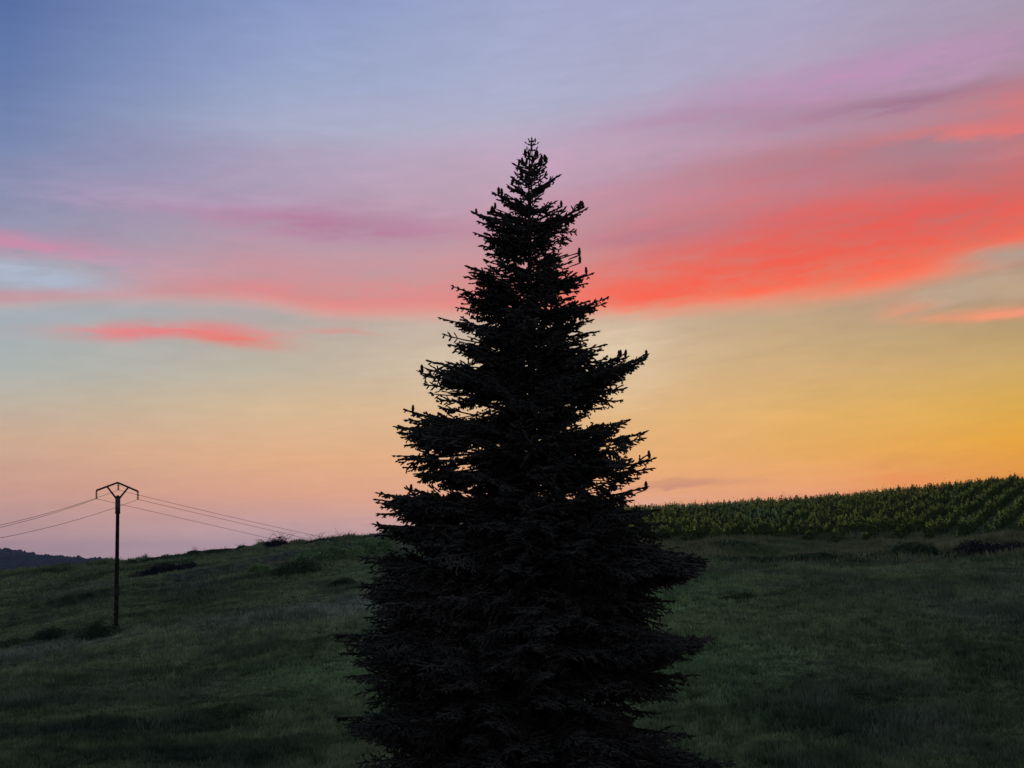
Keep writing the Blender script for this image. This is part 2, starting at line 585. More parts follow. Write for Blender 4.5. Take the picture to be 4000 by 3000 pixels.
M_wire = flora('aluminium_wire', (0.05, 0.045, 0.045, 1), (0.07, 0.06, 0.06, 1), 1.0, 0.0)
M_hill = flora('far_wood', (0.016, 0.024, 0.018, 1), (0.035, 0.05, 0.03, 1), 0.02, 0.1, None, 0.05, 0.06)


# ------------------------------------------------------------------ terrain
# ground height (relative to the camera) by picture column and distance
TD = np.array([0, 25, 40, 60, 85, 112, 140, 160, 175, 205, 260, 500, 1500, 9000.0])
TX = np.array([-600, 0, 250, 500, 800, 1100, 1400, 1800, 2212, 2700.0])
TZ = np.array([
    [-6.3, -6.3, -6.3, -6.4, -6.6, -6.6, -5.6, -5.0, -5.2, -7.0, -14, -36, -48, -48],
    [-6.3, -6.3, -6.3, -6.4, -6.3, -5.2, -3.7, -2.75, -2.9, -5.0, -12, -36, -48, -48],
    [-6.3, -6.3, -6.3, -6.2, -5.0, -3.7, -2.2, -1.55, -1.7, -4.0, -12, -36, -48, -48],
    [-6.3, -6.3, -6.3, -5.9, -4.3, -2.5, -0.85, -0.05, -0.3, -3.0, -11, -36, -48, -48],
    [-6.3, -6.3, -6.3, -5.4, -3.1, -1.3, 0.5, 1.45, 1.3, -1.5, -10, -36, -48, -48],
    [-6.3, -6.3, -6.3, -4.8, -2.2, -0.1, 2.0, 3.1, 3.1, 0.5, -9, -36, -48, -48],
    [-6.3, -6.3, -6.3, -4.0, -1.35, 0.75, 2.7, 3.5, 3.85, 1.4, -8, -36, -48, -48],
    [-6.3, -6.3, -6.2, -3.5, -1.0, 1.00, 3.5, 4.8, 5.45, 3.4, -7, -36, -48, -48],
    [-6.3, -6.3, -6.1, -3.3, -0.7, 1.25, 4.6, 6.8, 8.0, 6.2, -6, -36, -48, -48],
    [-6.3, -6.3, -6.0, -3.1, -0.5, 1.5, 5.4, 8.2, 10.0, 9.0, -5, -36, -48, -48],
]) + CAM_Z
TU = (TX - 1106.0) / F / math.cos(PITCH)          # tan azimuth (approx)
TA = np.arctan(TU)


def vnoise(x, y, seed=0):
    """value noise, vectorised, about -1..1"""
    xi, yi = np.floor(x).astype(np.int64), np.floor(y).astype(np.int64)
    xf, yf = x - xi, y - yi
    xf = xf * xf * (3 - 2 * xf)
    yf = yf * yf * (3 - 2 * yf)

    def h(a, b_):
        n = (a * 374761393 + b_ * 668265263 + seed * 974634777) & 0x7fffffff
        n = ((n ^ (n >> 13)) * 1274126177) & 0x7fffffff
        return ((n ^ (n >> 16)) & 0xffff) / 32767.5 - 1.0
    return ((h(xi, yi) * (1 - xf) + h(xi + 1, yi) * xf) * (1 - yf)
            + (h(xi, yi + 1) * (1 - xf) + h(xi + 1, yi + 1) * xf) * yf)


def pchip_rows(d):
    """cubic Hermite along distance for every table row -> (rows, len(d))"""
    h = np.diff(TD)
    out = []
    for row in TZ:
        s = np.diff(row) / h
        m = np.zeros(len(row))
        for i in range(1, len(row) - 1):
            if s[i - 1] * s[i] > 0:
                m[i] = 2 * s[i - 1] * s[i] / (s[i - 1] + s[i])
        i = np.clip(np.searchsorted(TD, d, side='right') - 1, 0, len(h) - 1)
        t = (d - TD[i]) / h[i]
        out.append((2 * t**3 - 3 * t**2 + 1) * row[i] + (t**3 - 2 * t**2 + t) * h[i] * m[i]
                   + (-2 * t**3 + 3 * t**2) * row[i + 1] + (t**3 - t**2) * h[i] * m[i + 1])
    return np.array(out)


DFINE = np.concatenate([np.arange(0, 300, 1.0), np.geomspace(300, 9000, 80)])
ROWS = pchip_rows(DFINE)
AFINE = np.linspace(TA[0], TA[-1], 240)


def _cols():
    out = np.zeros((len(AFINE), len(DFINE)))
    for k in range(len(DFINE)):
        out[:, k] = np.interp(AFINE, TA, ROWS[:, k])
    ker = np.array([1, 2, 3, 4, 5, 4, 3, 2, 1.0]); ker /= ker.sum()
    pad = np.vstack([out[:1]] * 4 + [out] + [out[-1:]] * 4)
    for _ in range(2):
        sm = sum(ker[j] * pad[j:j + len(out)] for j in range(9))
        pad = np.vstack([sm[:1]] * 4 + [sm] + [sm[-1:]] * 4)
    return sm


GRID = _cols()


TRACK = np.array([(-60.0, 88.0), (-42.0, 101.0), (-31.5, 113.0), (-22.6, 126.0), (-13.0, 140.0), (-3.0, 151.0), (8.0, 160.0)])


def track_side(x, y):
    """signed distance to the track's centre line, positive uphill"""
    best = np.full(np.shape(x), 1e9); sg = np.zeros(np.shape(x))
    for (ax, ay), (bx, by) in zip(TRACK[:-1], TRACK[1:]):
        vx, vy = bx - ax, by - ay
        t = np.clip(((x - ax) * vx + (y - ay) * vy) / (vx * vx + vy * vy), 0, 1)
        d = np.hypot(x - ax - vx * t, y - ay - vy * t)
        c = np.sign(vx * (y - ay) - vy * (x - ax))
        sg = np.where(d < best, c, sg)
        best = np.minimum(best, d)
    return best * sg


def track_dist(x, y):
    """distance to the two wheel ruts of the field track"""
    best = np.full(np.shape(x), 1e9)
    for (ax, ay), (bx, by) in zip(TRACK[:-1], TRACK[1:]):
        vx, vy = bx - ax, by - ay
        t = np.clip(((x - ax) * vx + (y - ay) * vy) / (vx * vx + vy * vy), 0, 1)
        best = np.minimum(best, np.hypot(x - ax - vx * t, y - ay - vy * t))
    return np.abs(best - 0.85)


def ground(x, y):
    x, y = np.asarray(x, float), np.asarray(y, float)
    r = np.hypot(x, y)
    a = np.arctan2(x, y)
    dep = r * np.cos(np.clip(a, TA[0], TA[-1]))     # table distances are depths along the view
    fi = np.clip((a - AFINE[0]) / (AFINE[1] - AFINE[0]), 0, len(AFINE) - 1.001)
    i = fi.astype(int); fa = fi - i
    j = np.clip(np.searchsorted(DFINE, dep, side='right') - 1, 0, len(DFINE) - 2)
    fd = np.clip((dep - DFINE[j]) / (DFINE[j + 1] - DFINE[j]), 0, 1)
    z = (GRID[i, j] * (1 - fa) + GRID[i + 1, j] * fa) * (1 - fd) + (GRID[i, j + 1] * (1 - fa) + GRID[i + 1, j + 1] * fa) * fd
    w = np.clip((np.cos(a) + 0.2) / 0.6, 0, 1)
    w = w * w * (3 - 2 * w)
    z = z * w + (CAM_Z - 6.3) * (1 - w)
    amp = np.clip((r - 8) / 30, 0, 1)
    bank = np.exp(-((dep - 98) / 12.0) ** 2) * np.clip((a + 0.02) / 0.1, 0, 1)
    z = z + amp * (0.16 * vnoise(x / 5.1, y / 6.3, 1) + 0.07 * vnoise(x / 1.9, y / 2.3, 2) + 0.03 * vnoise(x / 0.7, y / 0.8, 3))
    z = z + bank * 0.45 * vnoise(x / 4.0, y / 3.2, 5)
    sd = track_side(x, y)                                   # the track is cut into the slope: a low bank above it
    t = np.clip((sd - 1.1) / 0.7, 0, 1)
    z = z + np.where((dep > 60) & (dep < 170), 0.5 * t * t * (3 - 2 * t) * np.exp(-np.maximum(sd - 1.8, 0) / 9.0) - 0.12 * np.exp(-(sd / 1.3) ** 2), 0)
    return z


def gz(x, y):
    return float(ground(np.array([x]), np.array([y]))[0])


def build_terrain():
    fr = np.concatenate([np.arange(-180, -40, 4.0), np.arange(-40, -26, 0.8), np.arange(-26, 26, 0.16), np.arange(26, 40, 0.8), np.arange(40, 180, 4.0)])
    aa = np.radians(fr)
    rr = np.concatenate([[0.5, 4, 10, 16, 22], np.geomspace(26, 60, 50), np.arange(61, 215, 1.0), np.geomspace(217, 6000, 36)])
    na, nr = len(aa), len(rr)
    A_, R_ = np.meshgrid(aa, rr)
    x, y = R_ * np.sin(A_), R_ * np.cos(A_)
    z = ground(x.ravel(), y.ravel()).reshape(x.shape)
    V = np.stack([x, y, z], -1).reshape(-1, 3)
    V = np.vstack([V, [[0, 0, z[0].mean()]]])
    i = np.arange(nr - 1)[:, None]; j = np.arange(na)[None, :]
    j2 = (j + 1) % na
    q = np.stack([i * na + j, i * na + j2, (i + 1) * na + j2, (i + 1) * na + j], -1).reshape(-1, 4)[:, ::-1]
    jj = np.arange(na)
    tri = np.stack([jj, (jj + 1) % na, np.full(na, len(V) - 1)], -1)
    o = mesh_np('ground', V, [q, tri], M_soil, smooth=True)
    tag(o, 'rolling dark green meadow ground rising from the foreground to the skyline', 'ground', kind='structure')


build_terrain()


# vineyard extent (used by the grass too)
VY0 = 106.5
def vine_edge(x):
    return VY0 + 0.6 * np.sin(x * 0.15) + 0.02 * x


def grass_field(name, mat, label, n, dmin, dmax, amin, amax, hmin, hmax, keep, rng, wid=0.03, blades=6, spread=0.28):
    u = rng.uniform(0, 1, n)
    d = dmin * (dmax / dmin) ** u if dmin > 0 else u
    a = np.radians(rng.uniform(amin, amax, n))
    x, y = d * np.tan(a), d
    k = keep(x, y, rng)
    x, y = x[k], y[k]
    m = len(x)
    x = np.repeat(x, blades) + rng.normal(0, spread, m * blades)
    y = np.repeat(y, blades) + rng.normal(0, spread, m * blades)
    z = ground(x, y) - 0.03
    hm = np.repeat(rng.uniform(hmin, hmax, m) * (1.0 + 0.6 * vnoise(x[::blades] / 2.5, y[::blades] / 2.5, 9)), blades)
    h = hm * rng.uniform(0.5, 1.15, m * blades)
    th = rng.uniform(0, 2 * math.pi, m * blades)
    w = wid * rng.uniform(0.6, 1.4, m * blades) * (1 + y / 90.0)
    lean = rng.uniform(0.1, 0.75, m * blades) * h
    la = rng.uniform(0, 2 * math.pi, m * blades)
    B0 = np.stack([x - np.cos(th) * w, y - np.sin(th) * w, z], -1)
    B1 = np.stack([x + np.cos(th) * w, y + np.sin(th) * w, z], -1)
    T = np.stack([x + np.cos(la) * lean, y + np.sin(la) * lean, z + h], -1)
    V = np.stack([B0, B1, T], 1).reshape(-1, 3)
    f = np.arange(len(V)).reshape(-1, 3)
    o = mesh_np(name, V, [f], mat)
    tag(o, label, 'grass', kind='stuff')
    return o


rg = np.random.default_rng(3)
def keep_meadow(x, y, rng):
    vin = (y > vine_edge(x) + 1) & (x > 6)
    return ((~vin) | (rng.uniform(0, 1, len(x)) < 0.6)) & (y < 172) & (track_dist(x, y) > 0.5) & (np.abs(track_side(x, y) - 1.45) > 0.42)
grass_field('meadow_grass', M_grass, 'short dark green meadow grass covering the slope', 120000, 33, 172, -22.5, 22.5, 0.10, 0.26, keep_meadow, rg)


def keep_tall(x, y, rng):
    c = vnoise(x / 2.1, y / 2.6, 41) + 0.8 * vnoise(x / 6.5, y / 9.0, 42)
    vin = (y > vine_edge(x) - 6) & (x > 3)
    return (c > 0.42) & ~vin & (np.abs(track_side(x, y) - 0.6) > 1.6)
M_tall = flora('seeding_grass', (0.075, 0.10, 0.05, 1), (0.15, 0.165, 0.10, 1), 0.4, 0.35, (0.05, 0.075, 0.035, 1), 0.09, 1.1)
grass_field('tall_grass', M_tall, 'taller pale seeding grass standing in loose clumps over the meadow', 26000, 36, 160, -22.5, 22.5, 0.3, 0.55, keep_tall, rg, 0.014, 8, 0.22)


def keep_bank(x, y, rng):
    u = x / y
    f = np.exp(-((y - (101 + 3 * np.sin(x * 0.12))) / 7.0) ** 2)
    return (u > 0.04) & (rng.uniform(0, 1, len(x)) < f)
grass_field('bank_grass', M_bank, 'rough brownish tall grass along the lower edge of the vineyard', 60000, 84, 116, 1.5, 22.5, 0.2, 0.5, keep_bank, rg, 0.03, 6, 0.4)


def keep_skyline(x, y, rng):
    c = vnoise(x / 1.3, y * 0 + 3.3, 21) + 0.7 * vnoise(x / 4.0, y * 0 + 1.3, 22)
    return (c > 0.1)
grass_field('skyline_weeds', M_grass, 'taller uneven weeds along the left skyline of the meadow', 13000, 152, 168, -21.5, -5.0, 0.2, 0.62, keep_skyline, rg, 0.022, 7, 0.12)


def build_track():
    """two worn wheel ruts climbing the left slope"""
    parts = []
    ts = np.linspace(0, len(TRACK) - 1, 260)
    cx = np.interp(ts, np.arange(len(TRACK)), TRACK[:, 0]); cy = np.interp(ts, np.arange(len(TRACK)), TRACK[:, 1])
    dx, dy = np.gradient(cx), np.gradient(cy)
    n = np.hypot(dx, dy); nx, ny = dy / n, -dx / n
    for off in (-0.85, 0.85):
        rows = []
        for w in (-0.42, -0.14, 0.14, 0.42):
            x = cx + nx * (off + w + 0.06 * vnoise(ts * 7, ts * 0 + w, 51)); y = cy + ny * (off + w)
            rows.append(np.stack([x, y, ground(x, y) + 0.03 - 0.015 * (abs(w) < 0.2)], -1))
        V = np.concatenate(rows); m = len(ts)
        q = np.concatenate([np.stack([np.arange(m - 1) + k * m, np.arange(m - 1) + (k + 1) * m, np.arange(1, m) + (k + 1) * m, np.arange(1, m) + k * m], -1) for k in range(3)])
        parts.append((V, [q[:, ::-1]]))
    o = mesh_np('path', *merge(parts), flora('worn_track_soil', (0.022, 0.02, 0.015, 1), (0.038, 0.035, 0.025, 1), 0.8, 0.0))
    tag(o, 'faint double wheel track climbing diagonally behind the power pole', 'path', kind='structure')


build_track()


# ------------------------------------------------------------------ far wooded hill
def build_hill():
    rng = np.random.default_rng(5)
    D0 = 3000.0
    prof = [(-700, 1120), (-300, 1150), (0, 1190), (60, 1203), (130, 1208), (200, 1213), (235, 1219), (300, 1232), (420, 1250), (600, 1265), (1000, 1290)]
    nx, ny = 520, 26
    px = np.linspace(-700, 1000, nx)
    us = np.array([ray(p, 1189)[0] for p in px])
    top = np.array([ray(p, np.interp(p, [a for a, _ in prof], [b for _, b in prof]))[1] for p in px]) * D0 + CAM_Z
    V = np.zeros((ny * nx, 3)); 
    base = -50.0
    for j in range(ny):
        t = j / (ny - 1)
        dep = D0 - 900 + 1800 * t
        s = math.sin(math.pi * t) ** 0.8 if 0 < t < 1 else 0
        z = base + (top - base) * s
        x = us * D0 * (0.85 + 0.3 * t)
        bump = 5.0 * vnoise(x / 14, np.full(nx, dep / 18), 31) + 4 * vnoise(x / 45, np.full(nx, dep / 40), 32) + 2.5 * vnoise(x / 6, np.full(nx, dep / 9.0), 33)
        z = z + (bump - 3) * min(1, s * 3)
        V[j * nx:(j + 1) * nx] = np.stack([x, np.full(nx, dep), z], -1)
    i = np.arange(ny - 1)[:, None]; j = np.arange(nx - 1)[None, :]
    q = np.stack([i * nx + j, i * nx + j + 1, (i + 1) * nx + j + 1, (i + 1) * nx + j], -1).reshape(-1, 4)
    o = mesh_np('hills', V, [q], M_hill)
    tag(o, 'distant blue wooded hill behind the left end of the meadow', 'hill', kind='structure')
    # tree crowns of the far wood, read as one mass
    n = 9000
    k = rng.integers(0, nx - 1, n); t = rng.uniform(0.12, 0.62, n)
    jj = np.clip((t * (ny - 1)).astype(int), 0, ny - 1)
    P = V[jj * nx + k] + rng.normal(0, 5, (n, 3)) * [1, 1, 0]
    r = rng.uniform(3.5, 8.0, n)
    ico = []
    for e in (-0.5, 0.45):
        for q_ in range(6):
            a = q_ * math.pi / 3 + (0.5 if e > 0 else 0)
            ico.append((math.cos(a) * math.sqrt(1 - e * e), math.sin(a) * math.sqrt(1 - e * e), e))
    ico = np.array(ico + [(0, 0, 1.0)])
    W = P[:, None, :] + (ico[None] * (1 + rng.normal(0, 0.16, (n, 13, 1)))) * r[:, None, None]
    b0 = (np.arange(n) * 13)[:, None]
    tri = np.concatenate([b0 + np.array([[q_, (q_ + 1) % 6, 6 + q_]]) for q_ in range(6)] + [b0 + np.array([[(q_ + 1) % 6, 6 + (q_ + 1) % 6, 6 + q_]]) for q_ in range(6)]
                         + [b0 + np.array([[6 + q_, 6 + (q_ + 1) % 6, 12]]) for q_ in range(6)])
    o = mesh_np('far_wood', W.reshape(-1, 3), [tri], M_hill)
    tag(o, 'far-off wood covering the distant hill at the left edge', 'wood', kind='stuff')


build_hill()


# ------------------------------------------------------------------ vineyard rows
def build_vineyard():
    rng = np.random.default_rng(8)
    dirv = np.array([0.46, 1.0]); dirv /= np.linalg.norm(dirv)
    nrm = np.array([dirv[1], -dirv[0]])
    # the two outermost rows get their own description, the alike ones between share one
    rows = []
    for k in range(-26, 36):
        s0 = np.array([22.0, VY0]) + nrm * k * 2.1
        # start of the row on the vineyard's lower edge
        t0 = (vine_edge(s0[0]) - s0[1]) / dirv[1]
        p0 = s0 + dirv * t0
        t0 += (vine_edge(p0[0]) - p0[1]) / dirv[1]
        L = 0
        pts = []
        t = t0
        while True:
            p = s0 + dirv * t
            if p[1] > 184: break
            u = p[0] / p[1]
            if 0.035 < u < 0.41:
                pts.append(t)
            t += 1.0
        if len(pts) > 6:
            rows.append((k, s0, pts))
    for idx, (k, s0, pts) in enumerate(rows):
        pts = np.array(pts)
        t0, t1 = pts.min(), pts.max() + 0.6
        p0 = s0 + dirv * t0
        base = (p0[0], p0[1], gz(p0[0], p0[1]))
        if idx == 0:
            lab = 'vine row at the upper left corner of the vineyard, running out behind the fir'
        elif idx == len(rows) - 1:
            lab = 'last vine row at the lower right corner of the vineyard'
        else:
            lab = 'leafy green vine row running diagonally up the vineyard slope on the right'
        e = empty('vine_row', base)
        tag(e, lab, 'vine row', 'rows of vines on the right hillside')
        # foliage: plants every metre, leaves clustered around each with gaps
        plants = np.arange(t0, t1, 1.0) + rng.uniform(-0.12, 0.12, len(np.arange(t0, t1, 1.0)))
        vig = 0.62 + 0.62 * rng.random(len(plants))
        vig *= np.where(rng.random(len(plants)) < 0.07, 0.45, 1.0)
        def dome(n, lo, hi, sh0, sh1, size):
            """leaves on the shell of each plant's rounded head"""
            c = np.repeat(np.arange(len(plants)), n)
            vv = vig[c]
            th = rng.uniform(0, 2 * math.pi, len(c))
            f = rng.uniform(lo, hi, len(c))                       # 0 skirt .. 1 crown
            rad = rng.uniform(sh0, sh1, len(c))
            w = np.sin(np.clip(0.25 + 0.75 * f, 0, 1) * math.pi) ** 0.6 + 0.12
            T = plants[c] + np.cos(th) * w * rad * 0.46 * (0.6 + 0.5 * vv) + lopx[c] * f
            sd = np.sin(th) * w * rad * 0.33 * (0.6 + 0.5 * vv) + lopy[c] * f
            hh = 0.18 + f * (0.95 * vv + 0.15)
            x = s0[0] + dirv[0] * T + nrm[0] * sd
            y = s0[1] + dirv[1] * T + nrm[1] * sd
            P = np.stack([x, y, ground(x, y) + hh], -1)
            out = np.stack([dirv[0] * np.cos(th) + nrm[0] * np.sin(th), dirv[1] * np.cos(th) + nrm[1] * np.sin(th), 1.6 * f - 0.2], -1)
            return leaves(P, out + rand_dirs(len(c), rng) * 0.7, rng.uniform(*size, len(c)), rng)
        lopx, lopy = rng.normal(0, 0.12, len(plants)), rng.normal(0, 0.12, len(plants))
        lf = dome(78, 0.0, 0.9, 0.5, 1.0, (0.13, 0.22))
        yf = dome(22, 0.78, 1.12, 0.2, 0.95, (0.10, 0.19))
        # upright young shoots
        ns = len(plants) * 2
        Ts = np.repeat(plants, 2) + rng.normal(0, 0.3, ns)
        xs = s0[0] + dirv[0] * Ts + rng.normal(0, 0.12, ns)
        ys = s0[1] + dirv[1] * Ts + rng.normal(0, 0.12, ns)
        zb = ground(xs, ys) + 1.0 * np.repeat(vig, 2)
        hs = rng.exponential(0.20, ns) + 0.18
        hs = np.minimum(hs, 0.85)
        lx = rng.normal(0, 0.07, ns)
        q = 4
        PP = np.concatenate([np.stack([xs + lx * f, ys, zb + hs * f], -1) for f in np.linspace(0.15, 1, q)])
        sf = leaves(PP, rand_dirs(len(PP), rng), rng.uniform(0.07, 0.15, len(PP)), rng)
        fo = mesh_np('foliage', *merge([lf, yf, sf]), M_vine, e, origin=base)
        fo.data.materials.append(M_vtop)
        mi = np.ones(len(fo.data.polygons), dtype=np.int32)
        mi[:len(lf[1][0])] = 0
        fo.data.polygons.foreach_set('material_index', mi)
        # trunks and trellis posts
        xs_, ys_ = s0[0] + dirv[0] * plants, s0[1] + dirv[1] * plants
        zs = ground(xs_, ys_)
        A = np.stack([xs_, ys_, zs - 0.1], -1)
        B = A + np.stack([rng.normal(0, 0.06, len(A)), rng.normal(0, 0.06, len(A)), np.full(len(A), 0.75)], -1)
        V2, F2 = tubes(A, B, 0.035, 0.02, 5)
        pp = np.arange(t0 + rng.uniform(0, 2), t1, 5.0)
        x3, y3 = s0[0] + dirv[0] * pp, s0[1] + dirv[1] * pp
        A = np.stack([x3, y3, ground(x3, y3) - 0.2], -1)
        V3, F3 = tubes(A, A + [[0, 0, 1.72]], 0.035, 0.03, 6)
        xw, yw = s0[0] + dirv[0] * np.arange(t0, t1, 1.0), s0[1] + dirv[1] * np.arange(t0, t1, 1.0)
        ws = [polyline_tube(np.stack([xw, yw, ground(xw, yw) + hz], -1), [0.006] * len(xw), 3) for hz in (0.6, 1.0, 1.35)]
        mesh_np('trellis', *merge([(V2, F2), (V3, F3)] + ws), M_vwood, e, origin=base)


build_vineyard()


# ------------------------------------------------------------------ bushes
def bush(name, label, cat, px, Y, w, h, mat, dens=1.0, leaf=0.10, stems=0, stemlen=1.0, depth=None, group=None, lobes=5, seed=1, sink=0.0, spiky=0.0):
    """mounded shrub: px picture column, Y distance, w/h metres"""
    rng = np.random.default_rng(seed * 77 + 5)
    u = ray(px, 1189)[0]
    x0 = u * Y
    base = np.array([x0, Y, gz(x0, Y) - sink])
    depth = depth or w * 0.6
    e = empty(name, tuple(base))
    tag(e, label, cat, group)
    P, N = [], []
    for k in range(lobes):
        f = (k + 0.5) / lobes - 0.5
        cx = f * w * 0.8 + rng.normal(0, w * 0.04)
        cy = rng.normal(0, depth * 0.18)
        hh = h * (1 - 0.9 * abs(f) ** 1.5 * 1.4) * rng.uniform(0.72, 1.05)
        rw = w / lobes * rng.uniform(0.75, 1.15) + 0.1 * w
        n = int(520 * dens * max(1.0, rw * hh * 0.8) / max(1, lobes / 4))
        d = rand_dirs(n, rng)
        d[:, 2] = np.abs(d[:, 2])
        rad = rng.uniform(0.45, 1.0, n) ** 0.5
        rad *= 1 + 0.22 * vnoise(d[:, 0] * 3 + k * 9, d[:, 2] * 3, seed)
        p = np.stack([cx + d[:, 0] * rad * rw, cy + d[:, 1] * rad * depth * 0.5, d[:, 2] * rad * hh], -1)
        gx, gy = base[0] + p[:, 0], base[1] + p[:, 1]
        p[:, 2] += ground(gx, gy) - base[2] - sink
        P.append(p); N.append(d + rand_dirs(n, rng) * 0.8)
    P = np.concatenate(P); N = np.concatenate(N)
    V, Fq = leaves(P, N, rng.uniform(leaf * 0.6, leaf * 1.4, len(P)), rng)
    mesh_np('foliage', V, Fq, mat, e)
    # woody stems under the leaves
    ns = 10
    A = np.stack([rng.uniform(-0.3, 0.3, ns) * w, rng.uniform(-0.2, 0.2, ns) * depth, np.zeros(ns)], -1)
    A[:, 2] = ground(base[0] + A[:, 0], base[1] + A[:, 1]) - base[2] - 0.05
    B = A + np.stack([rng.normal(0, 0.12, ns) * w, rng.normal(0, 0.1, ns) * depth, rng.uniform(0.35, 0.75, ns) * h], -1)
    parts = [tubes(A, B, 0.03, 0.012, 5)]
    for k in range(stems):                      # arching canes thrown above the mound
        s = rng.uniform(-0.45, 0.45)
        p = Vector((s * w, rng.normal(0, depth * 0.15), gz(base[0] + s * w, base[1]) - base[2] + h * 0.4))
        L = stemlen * rng.uniform(0.5, 1.15)
        dr = 1 if rng.random() < 0.5 else -1
        bend = rng.uniform(0.2, 1.1)
        pts, rad = [], []
        ang = rng.uniform(55, 88)
        q = p.copy()
        for i in range(7):
            pts.append(q.copy()); rad.append(0.024 * (1 - i / 9))
            a = R(ang - bend * i * 18)
            q = q + Vector((dr * math.cos(a), rng.normal(0, 0.15), math.sin(a))) * (L / 6)
        parts.append(polyline_tube(pts, rad, 4))
    V, Fs = merge(parts)
    mesh_np('stems', V, Fs, M_stem, e)
    return e


bush('bramble_bush', 'long low dark bramble patch on the left slope, right of the power pole', 'bush', 362, 128, 5.6, 1.0, M_bram, 1.6, 0.12, 6, 0.5, 2.0, seed=2, lobes=7)
bush('bush', 'dark round bush at the foot of the power pole', 'bush', 215, 86, 2.5, 1.25, M_bush, 1.2, 0.10, seed=3)
bush('bush', 'small low bush at the far left edge of the meadow', 'bush', 22, 90, 2.0, 0.5, M_bush, 1.0, 0.09, seed=4)
bush('bush', 'low green bush between the left edge and the power pole', 'bush', 112, 90, 1.7, 0.85, M_bush, 1.0, 0.09, seed=5)
bush('bramble_bush', 'dark domed bramble with arching canes on the left skyline', 'bush', 598, 156, 2.8, 1.05, M_bram, 1.6, 0.12, 26, 1.7, 2.0, seed=6)
bush('bramble_bush', 'low sprawling bramble on the skyline just right of the domed one', 'bush', 682, 157, 2.4, 0.45, M_bram, 1.0, 0.11, 14, 1.3, 1.5, seed=7)
bush('bramble_bush', 'sparse dry canes on the skyline nearest the fir', 'bush', 740, 158, 1.4, 0.22, M_bram, 0.6, 0.10, 9, 1.3, 1.0, seed=8)
bush('bush', 'flat dark bush on the skyline midway between pole and domed bramble', 'bush', 352, 155, 3.2, 0.45, M_bush, 1.2, 0.12, 3, 0.5, 1.5, seed=9)
bush('bush', 'thin straggly bush on the skyline left of the domed bramble', 'bush', 470, 156, 3.0, 0.35, M_bush, 0.8, 0.12, 6, 0.6, 1.2, seed=10)
bush('bush', 'tiny upright weed clump on the skyline right beside the pole', 'bush', 287, 154, 0.9, 0.4, M_bush, 0.8, 0.10, 5, 0.6, 0.8, seed=11)
bush('leafy_bush', 'bright green leafy bush under the skyline touching the fir\'s left side', 'bush', 808, 128, 3.6, 2.0, M_bushg, 1.5, 0.12, seed=12)
bush('leafy_bush', 'wide green leafy thicket on the slope left of the fir', 'bush', 705, 122, 6.2, 1.9, M_bushg, 1.2, 0.14, lobes=8, seed=13, depth=3)
bush('bush', 'dark green bush in front of the leafy thicket', 'bush', 640, 112, 3.6, 1.5, M_bush, 1.3, 0.12, lobes=5, seed=14)
bush('bush', 'grey dark clump just below the skyline canes', 'bush', 690, 148, 3.0, 0.5, M_bram, 1.0, 0.11, seed=15)
bush('bush', 'dark blurred bush in the lower left meadow', 'bush', 490, 53, 3.0, 0.45, M_bush, 1.3, 0.07, lobes=6, seed=16, depth=2.6)
bush('bush', 'dark hollow bush at the right edge below the vineyard', 'bush', 2140, 92, 5.0, 1.3, M_bram, 1.4, 0.12, lobes=7, seed=17, depth=2.5)
bush('bush', 'dark low bush on the bank left of the right-edge bush', 'bush', 1975, 92, 3.0, 0.75, M_bush, 1.2, 0.11, lobes=5, seed=18)
bush('bush', 'flat dark mound of brambles on the bank beside the fir', 'bush', 1580, 100, 3.4, 0.6, M_bush, 1.1, 0.11, lobes=5, seed=19)
bush('bush', 'small dark clump on the bank in the middle of its length', 'bush', 1765, 90, 2.2, 0.5, M_bush, 1.0, 0.10, lobes=4, seed=20)
bush('bush', 'small dark tussock in the meadow right of the fir', 'bush', 1592, 72, 1.8, 0.3, M_bush, 1.0, 0.08, lobes=4, seed=21)


bush('bush', 'ragged green bush on the slope between the long bramble patch and the thicket', 'bush', 560, 118, 2.2, 0.7, M_bushg, 1.0, 0.11, seed=31)
bush('bush', 'small dead grey bush in the pale grass below the thicket', 'bush', 870 - 130, 98, 1.6, 0.6, M_bush, 0.8, 0.09, 6, 0.6, seed=32)
bush('bush', 'low scrub clump on the skyline between the pole and the flat dark bush', 'bush', 318, 155, 1.2, 0.35, M_bush, 0.8, 0.1, 4, 0.6, seed=33)
bush('bush', 'short scrub clump on the skyline right of the flat dark bush', 'bush', 415, 156, 1.8, 0.5, M_bush, 0.8, 0.1, 7, 0.7, seed=34)
bush('bush', 'ragged scrub clump on the skyline just left of the domed bramble', 'bush', 528, 156, 1.6, 0.45, M_bush, 0.9, 0.1, 6, 0.7, seed=35)


